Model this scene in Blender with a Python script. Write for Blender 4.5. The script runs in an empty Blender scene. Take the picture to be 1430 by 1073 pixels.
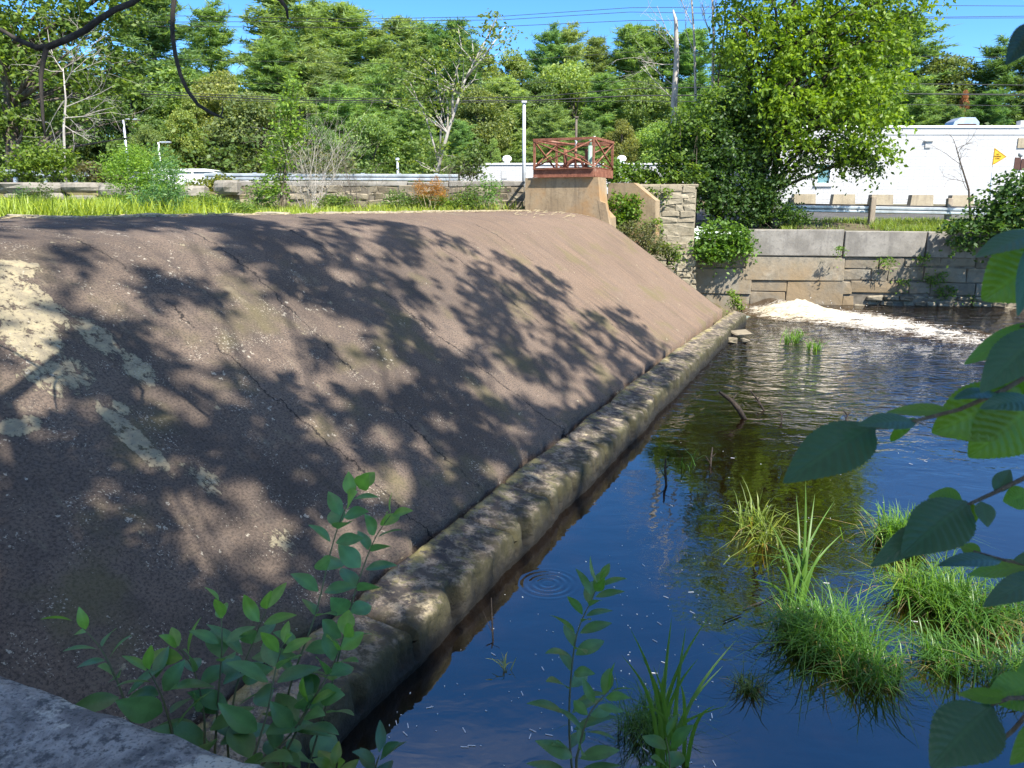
import bpy, math, random
import numpy as np
from mathutils import Vector, Matrix, noise as mnoise

# ------------------------------------------------------------------ camera, sky, sun, exposure
SC = bpy.context.scene
COL = SC.collection
R = math.radians
FPX, HORIZON = 1080.0, 288.0            # focal length and horizon row on the 1430 x 1073 photograph
TH = math.atan((536.5 - HORIZON) / FPX)  # camera pitch
EYE = 4.0                                # eye height above the pool
cam_d = bpy.data.cameras.new("camera")
cam = bpy.data.objects.new("camera", cam_d)
COL.objects.link(cam)
cam_d.sensor_width = 36.0
cam_d.lens = 36.0 * FPX / 1430.0
cam_d.clip_start, cam_d.clip_end = 0.05, 3000.0
cam_d.dof.use_dof = True
cam_d.dof.focus_distance = 14.0
cam_d.dof.aperture_fstop = 9.0
cam.location = (0, 0, EYE)
cam.rotation_euler = (math.pi / 2 - TH, 0, 0)
SC.camera = cam

SUN_EL, SUN_AZ = R(51), R(36)            # azimuth measured from straight behind the viewer towards the right
SUN = np.array([math.sin(SUN_AZ) * math.cos(SUN_EL), -math.cos(SUN_AZ) * math.cos(SUN_EL), math.sin(SUN_EL)])
world = bpy.data.worlds.new("World")
SC.world = world
world.use_nodes = True
wn = world.node_tree
wn.nodes.clear()
sky = wn.nodes.new("ShaderNodeTexSky")
sky.sky_type = 'NISHITA'
sky.sun_disc = False
sky.sun_elevation = SUN_EL
sky.sun_rotation = math.atan2(SUN[0], SUN[1])
sky.altitude = 1200.0
sky.air_density, sky.dust_density, sky.ozone_density = 0.8, 0.0, 5.0
hsv = wn.nodes.new("ShaderNodeHueSaturation")
hsv.inputs['Saturation'].default_value = 1.2
bg = wn.nodes.new("ShaderNodeBackground")
bg.inputs['Strength'].default_value = 0.132
wo = wn.nodes.new("ShaderNodeOutputWorld")
wn.links.new(sky.outputs[0], hsv.inputs['Color'])
# fair-weather clouds high overhead (the pool mirrors a few of them)
tc = wn.nodes.new("ShaderNodeTexCoord")
cn = wn.nodes.new("ShaderNodeTexNoise"); cn.inputs['Scale'].default_value = 2.6; cn.inputs['Detail'].default_value = 7; cn.inputs['Roughness'].default_value = .58
wn.links.new(tc.outputs['Generated'], cn.inputs['Vector'])
cr = wn.nodes.new("ShaderNodeMapRange"); cr.interpolation_type = 'SMOOTHSTEP'
cr.inputs[1].default_value, cr.inputs[2].default_value = .42, .62
wn.links.new(cn.outputs[0], cr.inputs[0])
sz = wn.nodes.new("ShaderNodeSeparateXYZ"); wn.links.new(tc.outputs['Generated'], sz.inputs[0])
ce = wn.nodes.new("ShaderNodeMapRange"); ce.interpolation_type = 'SMOOTHSTEP'
ce.inputs[1].default_value, ce.inputs[2].default_value = .56, .86
wn.links.new(sz.outputs[2], ce.inputs[0])
cm = wn.nodes.new("ShaderNodeMath"); cm.operation = 'MULTIPLY'
wn.links.new(cr.outputs[0], cm.inputs[0]); wn.links.new(ce.outputs[0], cm.inputs[1])
mx = wn.nodes.new("ShaderNodeMix"); mx.data_type = 'RGBA'
wn.links.new(cm.outputs[0], mx.inputs[0]); wn.links.new(hsv.outputs[0], mx.inputs[6])
mx.inputs[7].default_value = (7.2, 6.5, 5.8, 1)
wn.links.new(mx.outputs[2], bg.inputs['Color'])
wn.links.new(bg.outputs[0], wo.inputs['Surface'])
sun_d = bpy.data.lights.new("sun", 'SUN')
sun_d.energy, sun_d.angle, sun_d.color = 5.0, R(0.53), (1.0, 0.95, 0.87)
sun_o = bpy.data.objects.new("sun", sun_d)
sun_o.rotation_euler = Vector(SUN).to_track_quat('Z', 'Y').to_euler()
sun_o.location = (20, -30, 60)
COL.objects.link(sun_o)
SC.view_settings.view_transform = 'Standard'
SC.view_settings.look = 'None'
SC.view_settings.exposure = 1.25
SC.view_settings.gamma = 1.0
SC.render.engine = 'CYCLES'
SC.cycles.use_denoising = True
SC.cycles.max_bounces = 8
SC.cycles.transparent_max_bounces = 12
SC.cycles.caustics_reflective = False
SC.cycles.caustics_refractive = False

# ------------------------------------------------------------------ survey: where a point of the photograph stands in the place
def ray(px, py):
    u, v = (px - 715) / FPX, (536.5 - py) / FPX
    return np.array([u, math.cos(TH) + v * math.sin(TH), -math.sin(TH) + v * math.cos(TH)])
def at_z(px, py, z):
    d = ray(px, py)
    return np.array([0, 0, EYE]) + d * ((z - EYE) / d[2])
def at_y(px, py, y):
    d = ray(px, py)
    return np.array([0, 0, EYE]) + d * (y / d[1])
def project(P):
    P = np.asarray(P, float) - np.array([0, 0, EYE])
    fw = P[..., 1] * math.cos(TH) - P[..., 2] * math.sin(TH)
    up = P[..., 1] * math.sin(TH) + P[..., 2] * math.cos(TH)
    fs = np.where(np.abs(fw) < 1e-6, 1e-6, fw)
    return 715 + FPX * P[..., 0] / fs, 536.5 - FPX * up / fs, fw
ORG = at_z(470, 1050, 0)[:2]             # near end of the dam's water line
AX = at_z(1045, 450, 0)[:2] - ORG
AX = AX / np.linalg.norm(AX)             # along the dam, away from the viewer
BX = np.array([-AX[1], AX[0]])           # from the pool towards the crest
def dam(t, d, z):
    p = ORG + AX * t + BX * d
    return np.array([p[0], p[1], z])
DAM_ROT = math.atan2(AX[1], AX[0])

# ------------------------------------------------------------------ helpers
def prop(o, label=None, cat=None, group=None, kind=None):
    for k, v in (("label", label), ("category", cat), ("group", group), ("kind", kind)):
        if v:
            o[k] = v
    return o
def empty(name, loc, label, cat, group=None, rz=0.0, scale=None):
    o = bpy.data.objects.new(name, None)
    o.empty_display_size = 0.2
    o.location = loc
    o.rotation_euler = (0, 0, rz)
    if scale is not None:
        o.scale = scale
    COL.objects.link(o)
    return prop(o, label, cat, group)
def link(name, me, parent=None, loc=(0, 0, 0), color=None):
    o = bpy.data.objects.new(name, me)
    o.parent = parent
    o.location = loc
    if color is not None:
        o.color = (*color, 1)
    COL.objects.link(o)
    return o
def np_mesh(name, V, F, mat, tint=None, smooth=False, uv=None):
    V = np.asarray(V, np.float32)
    F = np.asarray(F, np.int32)
    me = bpy.data.meshes.new(name)
    me.vertices.add(len(V))
    me.vertices.foreach_set("co", V.ravel())
    k = F.shape[1]
    me.loops.add(F.size)
    me.loops.foreach_set("vertex_index", F.ravel())
    me.polygons.add(len(F))
    me.polygons.foreach_set("loop_start", np.arange(0, F.size, k, dtype=np.int32))
    me.polygons.foreach_set("loop_total", np.full(len(F), k, np.int32))
    if smooth:
        me.polygons.foreach_set("use_smooth", np.ones(len(F), bool))
    if tint is not None:
        a = me.attributes.new("tint", 'FLOAT', 'POINT')
        a.data.foreach_set("value", np.asarray(tint, np.float32))
    if uv is not None:
        l = me.uv_layers.new(name="UVMap")
        l.data.foreach_set("uv", np.asarray(uv, np.float32)[F.ravel()].ravel())
    me.materials.append(mat)
    me.update(calc_edges=True)
    me.validate()
    return me
class MB:
    """collects solids and links them as one mesh"""
    def __init__(s):
        s.V, s.F, s.S = [], [], []
    def add(s, V, F, smooth=False):
        o = len(s.V)
        s.V += [tuple(map(float, v)) for v in V]
        s.F += [tuple(i + o for i in f) for f in F]
        s.S += [smooth] * len(F)
        return s
    def box(s, c, size, rz=0.0, jit=0.0, bev=0.0, rng=None, M=None):
        """box centred at c; optional jitter of its corners and chamfered edges"""
        hx, hy, hz = [x / 2 for x in size]
        if bev > 0:
            b = min(bev, hx * .45, hy * .45, hz * .45)
            V, idx = [], {}
            for sx in (-1, 1):
                for sy in (-1, 1):
                    for sz in (-1, 1):
                        j = [(rng.uniform(-jit, jit) if rng else 0) for _ in range(3)]
                        for ax in range(3):
                            p = [sx * hx, sy * hy, sz * hz]
                            for k in range(3):
                                if k != ax:
                                    p[k] -= (sx, sy, sz)[k] * b
                                p[k] += j[k]
                            idx[(sx, sy, sz, ax)] = len(V)
                            V.append(p)
            F = []
            for ax in range(3):
                o1, o2 = [(1, 2), (2, 0), (0, 1)][ax]
                for sg in (-1, 1):
                    q = []
                    for a, c2 in ((-1, -1), (1, -1), (1, 1), (-1, 1)):
                        k = [0, 0, 0]; k[ax] = sg; k[o1] = a; k[o2] = c2
                        q.append(idx[(*k, ax)])
                    F.append(q if sg > 0 else q[::-1])
                for a in (-1, 1):
                    for c2 in (-1, 1):
                        k1 = [0, 0, 0]; k1[o1] = a; k1[o2] = c2
                        k2 = list(k1); k1[ax] = -1; k2[ax] = 1
                        F.append([idx[(*k1, o1)], idx[(*k2, o1)], idx[(*k2, o2)], idx[(*k1, o2)]])
            for sx in (-1, 1):
                for sy in (-1, 1):
                    for sz in (-1, 1):
                        F.append([idx[(sx, sy, sz, 0)], idx[(sx, sy, sz, 1)], idx[(sx, sy, sz, 2)]])
        else:
            V = [[x * hx + (rng.uniform(-jit, jit) if rng else 0), y * hy + (rng.uniform(-jit, jit) if rng else 0),
                  z * hz + (rng.uniform(-jit, jit) if rng else 0)] for x in (-1, 1) for y in (-1, 1) for z in (-1, 1)]
            F = [(0, 1, 3, 2), (4, 6, 7, 5), (0, 4, 5, 1), (2, 3, 7, 6), (0, 2, 6, 4), (1, 5, 7, 3)]
        cr, sr = math.cos(rz), math.sin(rz)
        V = [(v[0] * cr - v[1] * sr, v[0] * sr + v[1] * cr, v[2]) for v in V]
        V = [(v[0] + c[0], v[1] + c[1], v[2] + c[2]) for v in V]
        return s.add(V, F)
    def prism(s, pts, off):
        """polygon pts (3-D) extruded by the vector off"""
        n = len(pts)
        V = [tuple(p) for p in pts] + [tuple(np.asarray(p) + np.asarray(off)) for p in pts]
        F = [tuple(range(n))[::-1], tuple(range(n, 2 * n))] + [(i, (i + 1) % n, n + (i + 1) % n, n + i) for i in range(n)]
        return s.add(V, F)
    def tube(s, P, rad, n=6, cap=True):
        P = [Vector(p) for p in P]
        if not hasattr(rad, '__len__'):
            rad = [rad] * len(P)
        V, F, ref = [], [], None
        for i, p in enumerate(P):
            t = (P[min(i + 1, len(P) - 1)] - P[max(i - 1, 0)])
            t = t.normalized() if t.length > 1e-9 else Vector((0, 0, 1))
            if ref is None:
                ref = t.orthogonal().normalized()
            ref = (ref - t * ref.dot(t))
            ref = ref.normalized() if ref.length > 1e-6 else t.orthogonal().normalized()
            b = t.cross(ref)
            for k in range(n):
                a = 2 * math.pi * k / n
                V.append(p + (ref * math.cos(a) + b * math.sin(a)) * rad[i])
        for i in range(len(P) - 1):
            for k in range(n):
                F.append((i * n + k, i * n + (k + 1) % n, (i + 1) * n + (k + 1) % n, (i + 1) * n + k))
        if cap:
            F.append(tuple(range(n))[::-1])
            F.append(tuple(range((len(P) - 1) * n, len(P) * n)))
        return s.add(V, F, True)
    def ball(s, c, r, n=8, m=5):
        r = r if hasattr(r, '__len__') else (r, r, r)
        V = [(c[0], c[1], c[2] - r[2])]
        for i in range(1, m):
            a = -math.pi / 2 + math.pi * i / m
            for k in range(n):
                q = 2 * math.pi * k / n
                V.append((c[0] + r[0] * math.cos(a) * math.cos(q), c[1] + r[1] * math.cos(a) * math.sin(q), c[2] + r[2] * math.sin(a)))
        V.append((c[0], c[1], c[2] + r[2]))
        F = [(0, 1 + (k + 1) % n, 1 + k) for k in range(n)]
        for i in range(m - 2):
            F += [(1 + i * n + k, 1 + i * n + (k + 1) % n, 1 + (i + 1) * n + (k + 1) % n, 1 + (i + 1) * n + k) for k in range(n)]
        F += [(len(V) - 1, 1 + (m - 2) * n + k, 1 + (m - 2) * n + (k + 1) % n) for k in range(n)]
        return s.add(V, F, True)
    def mesh(s, name, mat):
        me = bpy.data.meshes.new(name)
        me.from_pydata(s.V, [], s.F)
        me.polygons.foreach_set("use_smooth", s.S)
        me.materials.append(mat)
        me.update()
        return me
    def build(s, name, mat, parent=None, loc=(0, 0, 0), color=None):
        return link(name, s.mesh(name, mat), parent, loc, color)
def tag(o, label, cat, group=None):
    return prop(o, label, cat, group)
def setting(o):
    o["kind"] = "structure"
    return o
def stuff(o, label, cat):
    o["kind"] = "stuff"
    return prop(o, label, cat)
def fbm(x, y, z=0.0, o=4):
    return mnoise.fractal(Vector((x, y, z)), 0.9, 2.1, o)

# ------------------------------------------------------------------ materials
class T:
    """a small node-tree writer"""
    def __init__(s, name):
        s.m = bpy.data.materials.new(name)
        s.m.use_nodes = True
        s.t = s.m.node_tree
        s.t.nodes.clear()
        s.out = s.t.nodes.new("ShaderNodeOutputMaterial")
    def set(s, sock, v):
        if isinstance(v, bpy.types.NodeSocket):
            s.t.links.new(v, sock)
        elif v is not None:
            if sock.type == 'RGBA' and hasattr(v, '__len__') and len(v) == 3:
                v = (*v, 1)
            sock.default_value = v
    def n(s, typ, ins=None, out=0, **props):
        nd = s.t.nodes.new("ShaderNode" + typ)
        for k, v in props.items():
            setattr(nd, k, v)
        for k, v in (ins or {}).items():
            s.set(nd.inputs[k], v)
        return nd.outputs[out]
    def math(s, op, a, b=None, c=None, clamp=False):
        nd = s.t.nodes.new("ShaderNodeMath")
        nd.operation, nd.use_clamp = op, clamp
        for i, v in enumerate((a, b, c)):
            if v is not None:
                s.set(nd.inputs[i], v)
        return nd.outputs[0]
    def mix(s, f, a, b, blend='MIX'):
        nd = s.t.nodes.new("ShaderNodeMix")
        nd.data_type, nd.blend_type = 'RGBA', blend
        s.set(nd.inputs[0], f); s.set(nd.inputs[6], a); s.set(nd.inputs[7], b)
        return nd.outputs[2]
    def ramp(s, f, lo, hi):
        nd = s.t.nodes.new("ShaderNodeMapRange")
        nd.interpolation_type = 'SMOOTHSTEP'
        s.set(nd.inputs[0], f); s.set(nd.inputs[1], lo); s.set(nd.inputs[2], hi)
        return nd.outputs[0]
    def noise(s, vec, scale, detail=4, rough=0.55, dist=0.0, out=0):
        return s.n("TexNoise", {"Vector": vec, "Scale": scale, "Detail": detail, "Roughness": rough, "Distortion": dist}, out)
    def pos(s):
        return s.n("NewGeometry")
    def obj(s):
        return s.n("TexCoord", out=3)
    def scale(s, vec, sc):
        return s.n("Mapping", {"Vector": vec, "Scale": sc})
    def bump(s, h, strength=0.5, dist=0.02, normal=None):
        return s.n("Bump", {"Height": h, "Strength": strength, "Distance": dist, "Normal": normal})
    def pbr(s, col, rough=0.8, normal=None, metal=0.0, spec=0.3, **kw):
        ins = {"Base Color": col, "Roughness": rough, "Metallic": metal, "Specular IOR Level": spec, "Normal": normal}
        ins.update(kw)
        return s.n("BsdfPrincipled", ins)
    def done(s, sh):
        s.t.links.new(sh, s.out.inputs[0])
        return s.m

def simple(name, col, rough=0.7, metal=0.0, var=0.15, scale=6.0, bump=0.2):
    t = T(name)
    p = t.pos()
    n = t.noise(p, scale, 5)
    c = t.mix(t.ramp(n, .3, .7), [x * (1 - var) for x in col], [min(1, x * (1 + var)) for x in col])
    return t.done(t.pbr(c, rough, t.bump(t.noise(p, scale * 8, 4), bump, .01), metal))

def mat_apron():
    t = T("apron_bitumen")
    uv = t.n("UVMap")
    sep = t.t.nodes.new("ShaderNodeSeparateXYZ")
    t.t.links.new(uv, sep.inputs[0])
    u, v = sep.outputs[0], sep.outputs[1]          # metres along the dam, metres down the slope
    big = t.noise(uv, .5, 5)
    med = t.noise(uv, 3.5, 6, .6)
    fine = t.noise(uv, 36, 6, .75)
    grit = t.noise(uv, 210, 2, .6)
    streak = t.noise(t.scale(uv, (9, .55, 1)), 1.0, 6, .62)
    base = t.mix(t.ramp(big, .3, .7), (.122, .092, .070), (.215, .160, .120))
    base = t.mix(t.math('MULTIPLY', t.ramp(med, .42, .7), .45), base, (.088, .073, .064))
    base = t.mix(t.math('MULTIPLY', t.ramp(t.noise(t.scale(uv, (3.2, .3, 1)), 1.0, 6, .65), .5, .72), .5), base, (.062, .05, .043))
    # far end: sunlit tan put into the colour, worn streaks down the slope
    far_lit = t.ramp(u, 6, 15)
    base = t.mix(t.math('MULTIPLY', far_lit, t.math('ADD', .35, t.math('MULTIPLY', t.ramp(streak, .38, .66), .65))), base, (.255, .175, .118))
    base = t.mix(t.math('MULTIPLY', t.ramp(fine, .44, .62), .72), base, (.030, .026, .024))
    base = t.mix(t.math('MULTIPLY', t.ramp(grit, .56, .7), .5), base, (.20, .165, .135))
    # greenish algae low on the face
    alg = t.math('MULTIPLY', t.ramp(t.noise(uv, .9, 4), .52, .7), t.ramp(v, 2.5, 5.5))
    base = t.mix(t.math('MULTIPLY', alg, .5), base, (.14, .125, .05))
    # pale limewash patches left on the face
    def patch(cu, cv, ru, rv, thr, sc=2.2):
        du = t.math('DIVIDE', t.math('SUBTRACT', u, cu), ru)
        dv = t.math('DIVIDE', t.math('SUBTRACT', v, cv), rv)
        r2 = t.math('ADD', t.math('MULTIPLY', du, du), t.math('MULTIPLY', dv, dv))
        fall = t.math('SUBTRACT', 1.0, r2, clamp=True)
        nz = t.math('ADD', t.math('MULTIPLY', t.noise(t.scale(uv, (1.5, .7, 1)), sc, 10, .8, .8), .75), t.math('MULTIPLY', t.noise(uv, 11.0, 6, .7), .25))
        return t.ramp(t.math('ADD', t.math('MULTIPLY', fall, .42), nz), thr - .13, thr - .115)
    pm = None
    for a in PATCHES:
        q = patch(*a)
        pm = q if pm is None else t.math('MAXIMUM', pm, q)
    pstreak = t.ramp(t.math('ADD', t.noise(t.scale(uv, (14, .8, 1)), 1.0, 7, .7),
                            t.math('MULTIPLY', t.math('SUBTRACT', 1.0, t.math('ABSOLUTE', t.math('DIVIDE', t.math('SUBTRACT', u, 15.2), 2.2)), clamp=True),
                                   t.math('MULTIPLY', t.math('SUBTRACT', 1.0, t.math('DIVIDE', v, 7.0), clamp=True), .34))), .775, .80)
    lip = t.ramp(t.math('ADD', t.noise(uv, 3.0, 7, .7), t.math('MULTIPLY', t.math('SUBTRACT', 1.0, t.math('DIVIDE', v, 1.1), clamp=True), .2)), .64, .68)
    pm = t.math('MAXIMUM', t.math('MAXIMUM', pm, pstreak), lip)
    pm = t.math('MULTIPLY', pm, t.ramp(t.noise(uv, 7.0, 9, .78), .41, .45))
    # small pale flecks of peeling coat all over
    nearm = t.math('SUBTRACT', 1.0, t.math('MULTIPLY', t.ramp(u, 3, 11), .75))
    wob = t.n("VectorMath", {0: uv, 1: t.n("VectorMath", {0: t.noise(uv, 22, 4, out=1), 3: .11}, operation='SCALE')})
    vor = t.n("TexVoronoi", {"Vector": wob, "Scale": 8.0, "Randomness": 1.0})
    fl = t.math('MULTIPLY', t.math('LESS_THAN', vor, t.math('MULTIPLY', t.math('MULTIPLY', t.ramp(t.noise(uv, 1.1, 4), .40, .74), nearm), .25)), t.ramp(t.noise(uv, 48, 5, .75), .43, .49))
    vor2 = t.n("TexVoronoi", {"Vector": wob, "Scale": 30.0, "Randomness": 1.0})
    fl2 = t.math('MULTIPLY', t.math('LESS_THAN', vor2, t.math('MULTIPLY', t.math('MULTIPLY', t.ramp(t.noise(uv, 2.3, 3), .38, .72), nearm), .31)), t.ramp(t.noise(uv, 90, 3, .75), .40, .48))
    tan = t.math('MULTIPLY', t.ramp(t.noise(t.scale(uv, (1.6, .7, 1)), 2.0, 8, .75), .58, .66), .5)
    base = t.mix(tan, base, (.23, .19, .13))
    pale = t.mix(t.ramp(t.noise(uv, 8, 5), .3, .7), (.42, .355, .22), (.28, .24, .165))
    pale = t.mix(t.math('MULTIPLY', t.ramp(t.noise(uv, 40, 4), .55, .7), .8), pale, (.12, .1, .08))
    col = t.mix(pm, base, pale)
    col = t.mix(t.math('MAXIMUM', fl, fl2), col, (.46, .41, .32))
    # hairline cracks and old joints running down the slope
    ck = None
    for cu, sl in ((2.35, .05), (6.0, .12), (9.6, .1), (4.6, -.06), (13.0, .05)):
        w = t.math('ADD', u, t.math('ADD', t.math('MULTIPLY', v, -sl), t.math('MULTIPLY', t.math('SUBTRACT', t.noise(uv, 2.2, 6, .7), .5), .5)))
        dd = t.math('ABSOLUTE', t.math('SUBTRACT', w, cu))
        k = t.math('MULTIPLY', t.math('LESS_THAN', dd, .011), t.ramp(t.noise(uv, .8, 3), .4, .5))
        ck = k if ck is None else t.math('MAXIMUM', ck, k)
    col = t.mix(t.math('MULTIPLY', ck, .85), col, (.018, .016, .015))
    h = t.math('ADD', t.math('MULTIPLY', fine, .5), t.math('MULTIPLY', grit, .6))
    h = t.math('SUBTRACT', t.math('ADD', h, t.math('MULTIPLY', pm, .35)), t.math('MULTIPLY', ck, 1.2))
    return t.done(t.pbr(col, t.math('SUBTRACT', .88, t.math('MULTIPLY', med, .1)), t.bump(h, 1.0, .02, t.bump(med, .6, .05)), spec=.22))

def mat_sill():
    t = T("sill_masonry")
    p = t.obj()
    a, b, c = t.noise(p, 1.6, 6, .65), t.noise(p, 7, 6, .65), t.noise(p, 45, 4, .6)
    col = t.mix(t.ramp(b, .44, .56), (.095, .075, .06), (.27, .22, .165))
    col = t.mix(t.math('MULTIPLY', t.ramp(t.noise(p, 19, 7, .75), .52, .58), .75), col, (.05, .045, .035))
    col = t.mix(t.math('MULTIPLY', t.ramp(t.noise(p, 4.2, 8, .75, .8), .54, .58), .7), col, (.15, .14, .06))
    col = t.mix(t.ramp(t.noise(p, 3.1, 6, .7, .6), .5, .6), col, (.055, .047, .044))
    col = t.mix(t.ramp(t.math('ADD', a, t.math('MULTIPLY', b, .3)), .74, .82), col, (.40, .33, .21))
    z = t.n("SeparateXYZ", {0: p}, 2)
    mossy = t.math('MULTIPLY', t.ramp(t.noise(p, 2.4, 6, .7), .40, .56), t.math('SUBTRACT', 1.0, t.ramp(z, .33, .48)))
    col = t.mix(t.math('MULTIPLY', mossy, .9), col, (.055, .055, .014))
    col = t.mix(t.math('MULTIPLY', t.ramp(t.noise(p, 14, 4), .55, .65), .6), col, (.05, .047, .04))
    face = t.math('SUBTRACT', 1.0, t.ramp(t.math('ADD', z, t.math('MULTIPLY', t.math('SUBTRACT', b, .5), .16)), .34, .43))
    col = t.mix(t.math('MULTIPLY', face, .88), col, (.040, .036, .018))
    seam = t.math('MULTIPLY', t.ramp(z, .462, .485), t.ramp(t.noise(p, 5, 6, .7), .42, .56))
    col = t.mix(t.math('MULTIPLY', seam, .7), col, (.27, .23, .085))
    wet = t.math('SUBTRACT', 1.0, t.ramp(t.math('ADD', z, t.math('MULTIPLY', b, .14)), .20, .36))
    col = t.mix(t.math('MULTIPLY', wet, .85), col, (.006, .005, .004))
    return t.done(t.pbr(col, t.math('SUBTRACT', .9, t.math('MULTIPLY', wet, .2)), t.bump(c, .6, .015, t.bump(b, .9, .05))))

def mat_stone(name, c1, c2, mortar=None, stain=None, sc=1.0, moss=0.0):
    t = T(name)
    p = t.pos()
    isl = t.n("NewGeometry", out=8)
    a, b, c = t.noise(p, .8 * sc, 5), t.noise(p, 5 * sc, 6, .65), t.noise(p, 30 * sc, 4)
    col = t.mix(t.ramp(t.math('ADD', t.math('MULTIPLY', isl, .6), t.math('MULTIPLY', a, .4)), .2, .8), c1, c2)
    col = t.mix(t.math('MULTIPLY', t.ramp(b, .45, .68), .5), col, [x * .45 for x in c1])
    col = t.mix(t.math('MULTIPLY', t.ramp(t.noise(p, 2.1 * sc, 6, .7), .56, .66), .6), col, [min(.6, x * 1.45) for x in c2])
    if stain:
        z = t.n("SeparateXYZ", {0: p}, 2)
        m = t.math('SUBTRACT', 1.0, t.ramp(t.math('ADD', z, t.math('MULTIPLY', b, 1.2)), stain[1], stain[2]))
        col = t.mix(t.math('MULTIPLY', m, t.ramp(a, .3, .6)), col, stain[0])
    if moss:
        col = t.mix(t.math('MULTIPLY', t.ramp(t.noise(p, 1.7, 6, .7), .55, .65), moss), col, (.06, .065, .02))
    return t.done(t.pbr(col, .9, t.bump(c, .5, .01, t.bump(b, .7, .04))))

def mat_concrete(name, c1, c2, dark, streaks=0.5, orange=None):
    t = T(name)
    p = t.pos()
    a, b, c = t.noise(p, 1.3, 6, .6), t.noise(p, 9, 6, .65), t.noise(p, 70, 3)
    col = t.mix(t.ramp(a, .35, .65), c1, c2)
    st = t.noise(t.scale(p, (5, 5, .4)), 1.0, 5, .6)
    col = t.mix(t.math('MULTIPLY', t.ramp(st, .5, .72), streaks), col, dark)
    col = t.mix(t.math('MULTIPLY', t.ramp(b, .5, .7), .5), col, dark)
    if orange:
        col = t.mix(t.math('MULTIPLY', t.ramp(t.noise(p, .9, 5), .42, .62), .8), col, orange)
    return t.done(t.pbr(col, .88, t.bump(c, .4, .006, t.bump(b, .5, .02))))

def mat_near_wall():
    t = T("lichen_concrete")
    p = t.pos()
    a, b = t.noise(p, 5, 7, .7, .5), t.noise(p, 22, 7, .7)
    col = t.mix(t.ramp(a, .4, .62), (.19, .175, .158), (.40, .37, .325))
    col = t.mix(t.ramp(b, .5, .62), col, (.10, .096, .09))
    col = t.mix(t.math('MULTIPLY', t.ramp(t.noise(p, 3.2, 6, .7), .54, .6), .8), col, (.6, .55, .44))
    col = t.mix(t.math('MULTIPLY', t.ramp(t.noise(p, 90, 3), .55, .65), .6), col, (.05, .05, .05))
    return t.done(t.pbr(col, .92, t.bump(t.noise(p, 130, 4, .7), .8, .006, t.bump(b, .8, .02))))

def mat_rust():
    t = T("rusted_steel")
    p = t.pos()
    a, b = t.noise(p, 4, 6, .6), t.noise(p, 25, 5)
    col = t.mix(t.ramp(a, .35, .65), (.17, .062, .036), (.27, .115, .07))
    col = t.mix(t.ramp(b, .52, .68), col, (.075, .032, .022))
    col = t.mix(t.math('MULTIPLY', t.ramp(t.noise(p, 2, 5), .6, .68), .7), col, (.33, .2, .14))
    return t.done(t.pbr(col, .85, t.bump(b, .5, .01)))

def mat_brick_white():
    t = T("painted_white_brick")
    p = t.pos()
    sx = t.t.nodes.new("ShaderNodeSeparateXYZ")
    t.t.links.new(p, sx.inputs[0])
    cb = t.n("CombineXYZ", {0: sx.outputs[0], 1: sx.outputs[2]})
    br = t.t.nodes.new("ShaderNodeTexBrick")
    for k, v in {"Vector": cb, "Color1": (.53, .53, .525), "Color2": (.46, .46, .455), "Mortar": (.30, .30, .30), "Scale": 1.0, "Mortar Size": .012,
                 "Brick Width": .62, "Row Height": .2, "Bias": .3}.items():
        t.set(br.inputs[k], v)
    dirt = t.ramp(t.noise(t.scale(p, (.8, .8, 2.6)), 1.5, 6, .65), .5, .75)
    col = t.mix(t.math('MULTIPLY', dirt, .22), br.outputs[0], (.55, .55, .54))
    return t.done(t.pbr(col, .6, t.bump(t.math('SUBTRACT', 1.0, br.outputs[1]), .4, .02)))

def mat_bark(name, c1, c2, sc=6):
    t = T(name)
    p = t.pos()
    n = t.noise(t.scale(p, (sc, sc, sc * .25)), 1.0, 6, .65)
    col = t.mix(t.ramp(n, .35, .65), c1, c2)
    return t.done(t.pbr(col, .92, t.bump(n, .8, .03)))

def mat_leaf(name, trans=.42, rough=.5, spec=.35, lo=.68, hi=1.25, veins=False):
    """foliage: the object's own colour, varied leaf by leaf; light passes through"""
    t = T(name)
    oi = t.n("ObjectInfo", out=1)
    tint = t.n("Attribute", {}, 2, attribute_name="tint")
    f = t.math('ADD', lo, t.math('MULTIPLY', tint, hi - lo))
    wv = t.noise(t.pos(), .5, 3)
    f = t.math('MULTIPLY', f, t.math('ADD', .75, t.math('MULTIPLY', wv, .5)))
    col = t.mix(1.0, oi, t.n("CombineXYZ", {0: f, 1: f, 2: f}), 'MULTIPLY')
    yel = t.mix(1.0, col, (1.45, 1.12, .55), 'MULTIPLY')
    col = t.mix(t.math('MULTIPLY', t.ramp(tint, .6, 1.0), .6), col, yel)
    nrm = None
    if veins:
        col = t.mix(t.math('MULTIPLY', t.ramp(t.noise(t.pos(), 60, 4), .45, .75), .3), col, t.mix(1.0, col, (.6, .6, .5), 'MULTIPLY'))
        nrm = t.bump(t.noise(t.pos(), 220, 3), .25, .002)
    b = t.pbr(col, rough, nrm, spec=spec)
    tr = t.n("BsdfTranslucent", {"Color": t.mix(1.0, col, (1.5, 1.5, .6), 'MULTIPLY')})
    ms = t.n("MixShader", {0: trans, 1: b, 2: tr})
    return t.done(ms)

def mat_ground(name, c1, c2, c3, sc=1.0):
    t = T(name)
    p = t.pos()
    a, b = t.noise(p, .4 * sc, 5), t.noise(p, 5 * sc, 6, .7)
    col = t.mix(t.ramp(a, .35, .65), c1, c2)
    col = t.mix(t.ramp(b, .5, .7), col, c3)
    return t.done(t.pbr(col, .95, t.bump(b, .6, .06)))

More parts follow.
